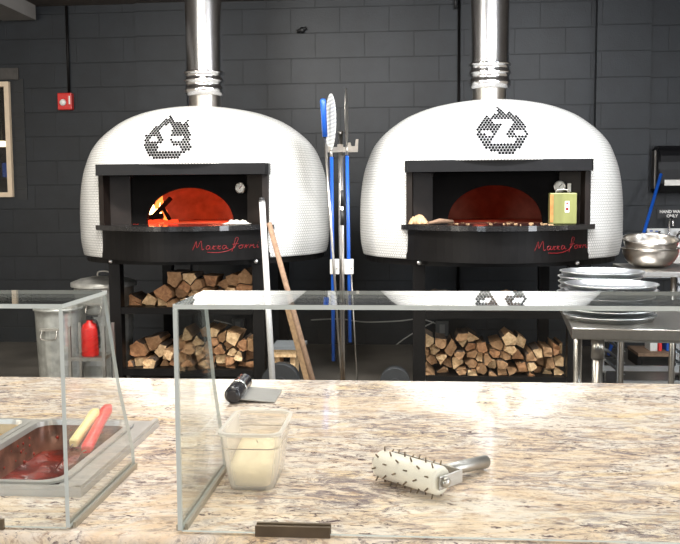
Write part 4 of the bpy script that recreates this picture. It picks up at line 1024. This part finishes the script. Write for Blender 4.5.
# frame: bars around the openings
bm = B(); ft = .010
xs = [0.0] + [v for a, b in pan_rects for v in (b, a)] + [FX0-FX1]
box(bm, ((FX0-FX1)/2, py0/2, ft/2), (FX1-FX0, py0, ft)); box(bm, ((FX0-FX1)/2, (py1+FD)/2, ft/2), (FX1-FX0, FD-py1, ft))
for i in range(0, len(xs), 2): box(bm, ((xs[i]+xs[i+1])/2, (py0+py1)/2, ft/2), (xs[i]-xs[i+1], py1-py0, ft))
box(bm, (-.006, FD/2, .0125), (.008, FD, .006)); box(bm, ((FX0-FX1)/2, .004, .0125), (FX1-FX0, .006, .006))
obj('rim_plate', bm, 'satin', Tfm)
def pan_obj(k, fill, label, fz):
    a, b = pan_rects[k]; T = thing('food_pan', label, 'pan', (FX1+(a+b)/2, FYa+(py0+py1)/2, TZ+.010), 0, 'food pans in the drop-in frame' if k > 1 else None)
    hw, hd = (b-a)/2, (py1-py0)/2; r_ = .030
    loops = [(hw+.008, hd+.006, 0.001, .034), (hw+.008, hd+.006, .005, .034), (hw-.004, hd-.004, .005, r_), (hw-.006, hd-.006, -.004, r_), (hw-.014, hd-.014, -.085, r_*.8)]
    bm = B(); rg = [[bm.verts.new((x, y, z)) for x, y in rrect(-w_, w_, -d_, d_, rr)] for w_, d_, z, rr in loops]
    n = len(rg[0])
    for li, (p_, q_) in enumerate(zip(rg, rg[1:])):
        for i in range(n):
            f = bm.faces.new((p_[i], p_[(i+1) % n], q_[(i+1) % n], q_[i])); f.material_index = 1 if li == 3 else 0; f.smooth = li == 3
    f = bm.faces.new(rg[-1]); f.material_index = 1
    obj('pan_body', bm, ['satin', 'sauced_steel' if fill == 'sauce' else 'stained'], T)
    # filling
    bm = B(); nx, ny = 14, 18; t_ = .085+fz; ww, dd = hw-.0145+.0065*t_/.085, hd-.0145+.0065*t_/.085
    rnd = random.Random(k)
    g = [[bm.verts.new(((i/nx-.5)*2*ww, (j/ny-.5)*2*dd, fz + .006*math.sin(i*1.1+k)*math.cos(j*.8) + rnd.uniform(-.001, .001))) for i in range(nx+1)] for j in range(ny+1)]
    for j in range(ny):
        for i in range(nx):
            if (i in (0, nx-1)) and (j in (0, ny-1)): continue
            f = bm.faces.new((g[j][i], g[j][i+1], g[j+1][i+1], g[j+1][i])); f.smooth = True
    obj('filling', bm, fill, T)['label'] = {'sauce': 'dark red sauce', 'dough': 'tan filling'}[fill]
    if fill == 'sauce':
        bm = B(); rnd = random.Random(77)
        for _ in range(110):
            s = rnd.choice((-1, 1, 0)); z = rnd.uniform(-.06, -.012); w_ = hw-.006-.008*(-z/.085)-.0012; d_ = hd-.006-.008*(-z/.085)-.0012
            if s: p_ = (s*w_, rnd.uniform(-.8, .8)*d_, z)
            else: p_ = (rnd.uniform(-.75, .75)*w_, rnd.choice((1, -1))*d_, z)
            q_ = rnd.uniform(.0018, .0045); lathe(bm, [(0, -q_*.9), (q_*(.5 if s else 1), 0), (0, q_*.9)], p_, 6)
        obj('sauce_splashes', bm, 'sauce_smear', T)['kind'] = 'stuff'
    return T
pan_obj(0, 'sauce', 'stainless food pan of dark red sauce nearest the glass end', -.050)
pan_obj(1, 'dough', 'stainless food pan with tan contents left of the sauce pan', -.022)
# utensils in the sauce pan
def utensil(name, p_top, p_mid, p_tip, w, m, label, blade):
    a, b, c = Vector(p_top), Vector(p_mid), Vector(p_tip)
    T = thing(name, label, 'utensil', b)
    a -= Vector(T.location); c -= Vector(T.location); b = Vector((0, 0, 0))
    ax = (a-b).normalized(); L_ = (a-b).length; r3 = Vector((0, 0, 1)).rotation_difference(ax).to_matrix()
    side = (r3 @ Vector((1, 0, 0)));
    # keep the flat side facing up and towards the room
    s0 = ax.cross(Vector((0, -.35, 1))).normalized(); n0 = s0.cross(ax).normalized(); r3 = Matrix((s0, n0, ax)).transposed()
    bm = B(); rings = []
    for t, ww, tt in ((0, .7, .8), (.05, .95, 1), (.3, .9, 1.0), (.6, .85, .9), (.9, 1.05, 1), (1, .75, .8)):
        ct = b+ax*L_*t; hw, ht = w/2*ww, .0075*tt
        rings.append([bm.verts.new(ct+s0*hw*x+n0*ht*y) for x, y in ((-1, -.5), (-.7, -1), (.7, -1), (1, -.5), (1, .5), (.7, 1), (-.7, 1), (-1, .5))])
    for p_, q_ in zip(rings, rings[1:]):
        for i in range(8): bm.faces.new((p_[i], p_[(i+1) % 8], q_[(i+1) % 8], q_[i])).smooth = True
    bm.faces.new(rings[0][::-1]); bm.faces.new(rings[-1]); obj('handle', bm, m, T)
    d = c-b; ld = d.length; dx = d.normalized(); sx = dx.cross(Vector((0, -.35, 1))).normalized(); nx = sx.cross(dx).normalized(); rr = Matrix((sx, nx, dx)).transposed()
    bm = B(); box(bm, b+d/2, (w*blade, .002, ld), rot=rr); obj('blade', bm, 'steel', T)
ZB = TZ+.010
utensil('spatula', at(96, 411, Y=FYa+FD*.80+.0), at(73, 444, Z=TZ+.018), at(56, 469, Z=TZ-.035), .018, 'yellow', 'spatula with pale yellow handle resting in the sauce pan', .55)
utensil('serving_spoon', at(108, 407, Y=FYa+FD*.90), at(86, 450, Z=TZ+.014), at(79, 463, Z=TZ-.030), .021, 'redplastic', 'utensil with thick red handle resting in the sauce pan', .6)

# ------------------------------------------------------------------ glass guards
GZ = at(173, 304.5, Y=at(340, 537.5, Z=TZ).y).z
gy0 = at(340, 537.5, Z=TZ).y; gzt = GZ; gt = .0055
gyb_top = at(203, 290.5, Z=gzt).y; gyb_bot = at(229, 469, Z=TZ).y
def guard(x_end, sgn, length, label):
    T = thing('glass_guard', label, 'sneeze guard', (x_end, gy0, TZ))
    dt = gyb_top-gy0; db = gyb_bot-gy0; H = gzt-TZ
    def pane(name, bm_fn):
        bm = B(); bm_fn(bm); bmesh.ops.recalc_face_normals(bm, faces=bm.faces[:])
        areas = [(f.calc_area(), f) for f in bm.faces]
        for f in sorted(bm.faces, key=lambda f: -f.calc_area())[2:]: f.material_index = 1
        obj(name, bm, ['glass', 'edge'], T)
    pane('top_pane', lambda bm: box(bm, (sgn*length/2, dt/2, H-gt/2), (length, dt, gt)))
    pane('front_pane', lambda bm: box(bm, (sgn*(length/2+gt/2), gt/2, (H-gt)/2+.001), (length-gt, gt, H-gt-.003)))
    pane('end_pane', lambda bm: prism(bm, [(0, .004), (db, .004), (db-.002, .03), (dt+(db-dt)*.42, H*.5), (dt-.004, H-gt-.001), (0, H-gt-.001)], 0, sgn*gt, 'x'))
    bm = B(); box(bm, (sgn*-.0025, db/2+.004, .004), (.004, db-.01, .008)); box(bm, (sgn*(gt+.0025), db/2+.006, .004), (.004, db-.014, .008)); obj('channel', bm, 'channel', T)
    return T, db, H
xe1 = (at(171.5, 306, Y=gy0).x+at(179, 529, Y=gy0).x)/2; xe0 = (at(62.5, 306, Y=gy0).x+at(70, 527, Y=gy0).x)/2
T1, db, H = guard(xe1, 1, 1.9, 'clear glass sneeze guard running along the counter to the right')
T0, db, H = guard(xe0, -1, 1.4, 'clear glass sneeze guard over the food pans at the left')
for T, xa, xb in ((T1, at(255, 533, Y=gy0-.006).x, at(330, 533, Y=gy0-.006).x),):
    bm = B(); X0 = T.location.x; box(bm, ((xa+xb)/2-X0, -.003, .0075), (xb-xa, .005, .014)); box(bm, ((xa+xb)/2-X0, gt+.003, .0075), (xb-xa, .005, .014))
    obj('clip_bracket', bm, 'bronze', T)['label'] = 'dark bronze clip at the foot of the glass'
xc = at(-30, 530, Y=gy0-.006).x; xd = at(3, 530, Y=gy0-.006).x
bm = B(); box(bm, ((xc+xd)/2-T0.location.x, -.003, .0075), (xd-xc, .005, .014)); obj('clip_bracket', bm, 'bronze', T0)

# ------------------------------------------------------------------ things on the counter
# flour container
q0 = at(250, 489, Z=TZ)
cxn = at(248, 434, Z=TZ+.092); cxf = at(264.5, 409, Z=TZ+.092)
cy0, cy1 = cxn.y, cxf.y; wf = (at(281, 434, Y=cy0).x-at(216, 434, Y=cy0).x); 
Tcn = thing('plastic_container', 'frosted plastic container half full of pale yellow flour on the counter', 'container', ((cxn.x+cxf.x)/2, (cy0+cy1)/2, TZ))
hd = (cy1-cy0)/2; hw = wf/2
bm = B()
loops = [(hw*.66, hd*.72, .002, .014), (hw*.70, hd*.76, .010, .016), (hw*.86, hd*.88, .070, .018), (hw*.88, hd*.90, .084, .018), (hw*.90, hd*.92, .088, .018)]
rg = [[bm.verts.new((x, y, z)) for x, y in rrect(-w_, w_, -d_, d_, rr)] for w_, d_, z, rr in loops]
n = len(rg[0])
for p_, q_ in zip(rg, rg[1:]):
    for i in range(n): bm.faces.new((p_[i], p_[(i+1) % n], q_[(i+1) % n], q_[i])).smooth = True
bm.faces.new(rg[0][::-1]); o = obj('container_body', bm, 'frost', Tcn); md = o.modifiers.new('thickness', 'SOLIDIFY'); md.thickness = .0022; md.offset = 1
bm = B(); lp = [(hw*.90, hd*.92, .0865, .018), (hw, hd, .0865, .02), (hw, hd, .091, .02), (hw*.90, hd*.92, .091, .018)]
rg = [[bm.verts.new((x, y, z)) for x, y in rrect(-w_, w_, -d_, d_, rr)] for w_, d_, z, rr in lp]
for k in range(4):
    p_, q_ = rg[k], rg[(k+1) % 4]
    for i in range(n): bm.faces.new((p_[i], p_[(i+1) % n], q_[(i+1) % n], q_[i]))
M['frostrim2'] = frosted_mat(); M['frostrim2'].name = 'frosted_rim'
for nd in M['frostrim2'].node_tree.nodes:
    if nd.type == 'MATH' and nd.operation == 'MULTIPLY_ADD': nd.inputs[2].default_value = .42
obj('rim', bm, 'frostrim2', Tcn)
bm = B(); lz = .066; wl, dl = hw*.855, hd*.875
rg = [[bm.verts.new((x, y, z)) for x, y in rrect(-wl-.003, wl+.003, -dl-.003, dl+.003, .018)] for z in (lz, lz+.0016)]
for i in range(n): bm.faces.new((rg[0][i], rg[0][(i+1) % n], rg[1][(i+1) % n], rg[1][i]))
obj('mould_line', bm, mat('brownish_plastic', (.45, .38, .32), .4), Tcn)  # thin brownish band round the upper body
bm = B()
def lp2(f, z): return [bm.verts.new((x, y, z(x, y) if callable(z) else z)) for x, y in rrect(-hw*f*.97+.002, hw*f*.97-.002, -hd*f*1.05+.002, hd*f*1.05-.002, .013)]
fz_ = lambda x, y: .043 + .012*(y/hd) + .0025*math.sin(x*120+1)
rg = [lp2(.66, .0035), lp2(.70, .012), lp2(.765, fz_), lp2(.5, lambda x, y: fz_(x, y)+.003), lp2(.25, lambda x, y: fz_(x, y)+.005)]
for p_, q_ in zip(rg, rg[1:]):
    for i in range(n): bm.faces.new((p_[i], p_[(i+1) % n], q_[(i+1) % n], q_[i])).smooth = True
bm.faces.new(rg[0][::-1]); bm.faces.new(rg[-1]); o = obj('flour', bm, 'flour', Tcn); o['kind'] = 'stuff'
# bench scraper
h0 = at(233, 395, Z=TZ+.019); h1 = at(244, 381.5, Z=TZ+.019)
bq = at(277, 391, Z=TZ)
Tbs = thing('dough_scraper', 'dough scraper with round black handle and steel blade on the counter', 'scraper', (h0.x, h0.y, TZ)); off = Vector(Tbs.location)
a, b = h0-off, h1-off; ax = (b-a).normalized()
bm = B(); tube(bm, [a-ax*.010, a-ax*.006, a, b, b+ax*.006, b+ax*.010], [.010, .016, .0185, .0185, .016, .010], 20); obj('handle', bm, mat('handle_black', (.02, .02, .025), .22), Tbs)
bm = B(); tube(bm, [a+ax*(.058), a+ax*.072], .0189, 20); obj('handle_band', bm, 'chrome', Tbs)
perp = Vector((ax.y, -ax.x, 0)).normalized()
mid_ = (a+b)/2; Lb = (b-a).length*.86
bm = B()
e0, e1 = a+ax*(b-a).length*.05, b-ax*(b-a).length*.05
s0 = perp*.014; tz = Vector((0, 0, -.010))
pts = [e0+s0+tz, e1+s0+tz]; far = perp*.088
f0 = Vector((e0.x, e0.y, .003))+far; f1 = Vector((e1.x, e1.y, .003))+far
v = [bm.verts.new(p_) for p_ in (pts[0], pts[1], f1, f0)]; v2 = [bm.verts.new(p_+Vector((0, 0, -.0018))) for p_ in (pts[0], pts[1], f1, f0)]
bm.faces.new(v); bm.faces.new(v2[::-1])
for i in range(4): bm.faces.new((v[i], v[(i+1) % 4], v2[(i+1) % 4], v2[i]))
obj('blade', bm, 'satin', Tbs)
# dough docker
zr_ = .0275
e1 = at(441, 481, Z=TZ+zr_); e0 = at(381, 463.5, Z=TZ+zr_)
Tdk = thing('dough_docker', 'white spiked dough docker roller with steel handle on the counter', 'dough docker', (e1.x, e1.y, TZ)); off = Vector(Tdk.location)
a, b = e0-off, e1-off; ax = (b-a).normalized(); L_ = (b-a).length; rd = .0215
bm = B(); tube(bm, [a-ax*.002, a, a+ax*.004, b-ax*.004, b, b+ax*.002], [rd*.75, rd*.92, rd, rd, rd*.92, rd*.75], 36); rl = obj('roller', bm, 'nylon', Tdk)
up = Vector((0, 0, 1)); sd = ax.cross(up).normalized()
cnt = 0
for i in range(6):
    for j in range(8):
        an = 2*PI*(j + (.5 if i % 2 else 0))/8; dv = sd*math.cos(an)+up*math.sin(an)
        c = a+ax*(L_*(.07+.172*i))
        tipz = c.z + dv.z*(rd+.0075)
        ext = .0072
        if c.z+dv.z*(rd+ext) < .0003: ext = max(.001, (c.z-.0003)/max(.2, -dv.z)-rd)
        bm = B(); tube(bm, [c+dv*(rd-.002), c+dv*(rd+ext)], [.0015, .0012], 6); obj('spike', bm, 'bronze', rl)
back = sd if sd.y > 0 else -sd
bm = B(); fr = zr_
pA = b+ax*.0075; 
lathe(bm, [(0, -.004), (.0075, -.004), (.0075, .004), (.004, .006), (0, .006)], b+ax*.008, 18, rot=Vector((0, 0, 1)).rotation_difference(ax).to_matrix()); obj('axle_bolt', bm, 'steel', Tdk)
bm = B()
Mx = Matrix((ax, back, up)).transposed()
box(bm, b+ax*.006+back*.014, (.003, .052, .020), rot=Mx, bev=.001)
box(bm, a-ax*.006+back*.014, (.003, .052, .020), rot=Mx, bev=.001)
box(bm, (a+b)/2+back*.0395, (L_+.015, .003, .020), rot=Mx, bev=.001); obj('bracket', bm, 'steel_dull', Tdk)
hs = (a+b)/2+back*.041+ax*L_*.22; he = at(486, 461.5, Z=TZ+.012)-off
hs_ = hs + Vector((0, 0, -.002))
hd_ = (he-hs_).normalized()
bm = B(); tube(bm, [hs_, hs_+hd_*.025], .0045, 10); obj('neck', bm, 'steel', Tdk)
bm = B(); tube(bm, [hs_+hd_*.014, hs_+hd_*.018, he-hd_*.003, he], [.007, .0095, .0108, .0085], 18); obj('handle', bm, 'steel_dull', Tdk)
# clamp everything of the docker above the counter
for o in [c for c in Tdk.children]:
    mz = min(v.co.z for v in o.data.vertices)
    if mz < .0002:
        for v in o.data.vertices: v.co.z += (.0003-mz)

# ------------------------------------------------------------------ lights
def area(name, loc, target, sx, sy, e, col):
    l = bpy.data.lights.new(name, 'AREA'); l.shape = 'RECTANGLE'; l.size = sx; l.size_y = sy; l.energy = e; l.color = col
    o = bpy.data.objects.new(name, l); C.objects.link(o); o.location = loc
    o.rotation_euler = (Vector(target)-Vector(loc)).to_track_quat('-Z', 'Y').to_euler(); return o
def spot(name, loc, target, e, col, ang=70, r=.05, blend=.6):
    l = bpy.data.lights.new(name, 'SPOT'); l.energy = e; l.color = col; l.spot_size = math.radians(ang); l.spot_blend = blend; l.shadow_soft_size = r
    o = bpy.data.objects.new(name, l); C.objects.link(o); o.location = loc
    o.rotation_euler = (Vector(target)-Vector(loc)).to_track_quat('-Z', 'Y').to_euler(); return o
area('ceiling_light_ovens', (-1.45, 4.3, 2.92), (-1.5, 5.4, 1.2), 1.3, .3, 92, (1, .96, .90))
area('ceiling_light_ovens', (.75, 4.2, 2.92), (.6, 5.3, 1.2), 1.3, .3, 96, (.97, .98, 1.0))
area('ceiling_light_counter', (-.1, 1.5, 2.92), (-.1, 1.6, 0), 1.8, .5, 24, (1, .91, .80))
area('dining_room_light', (0, -1.8, 2.9), (0, -1.0, 0), 3.4, 1.2, 110, (1, .88, .74))
area('flue_fill_light', (-3.4, YB+.03, 1.5), (-3.0, 3, 1.2), .9, 2.2, 80, (.85, .92, 1.0))  # unseen wall lamps added to give the flues bright surroundings to reflect
area('flue_fill_light', (3.2, YB+.03, 1.5), (3.0, 3, 1.2), .9, 2.2, 80, (.85, .92, 1.0))
area('flue_fill_light', (XL+.05, 1.2, 1.5), (0, 2.5, 1.2), 1.6, 2.0, 110, (1.0, .93, .82))
area('flue_fill_light', (XR-.05, 1.6, 1.5), (0, 2.8, 1.2), 1.6, 2.0, 110, (.9, .94, 1.0))
for k, (x_, y_) in enumerate(((-3.3, 3.1), (-2.5, 2.7), (-1.55, 2.9), (-.75, 2.6), (.15, 2.9), (.95, 2.6), (1.75, 2.9), (2.6, 2.7), (3.3, 3.2), (-1.1, 3.6), (.55, 3.6))):  # unseen ceiling discs added to put bright streaks in the flues
    l = bpy.data.lights.new('flue_streak_lamp', 'AREA'); l.shape = 'DISK'; l.size = .22; l.energy = 9; l.color = (1, .93, .82) if x_ < 0 else (.95, .97, 1)
    o = bpy.data.objects.new('flue_streak_lamp', l); C.objects.link(o); o.location = (x_, y_, 2.93)
w = bpy.data.worlds.new('world'); bpy.context.scene.world = w; w.use_nodes = True
w.node_tree.nodes['Background'].inputs[0].default_value = (.5, .55, .65, 1); w.node_tree.nodes['Background'].inputs[1].default_value = .05
vs = bpy.context.scene.view_settings
vs.view_transform = 'Standard'; vs.look = 'None'; vs.exposure = .35; vs.gamma = 1; vs.use_curve_mapping = False
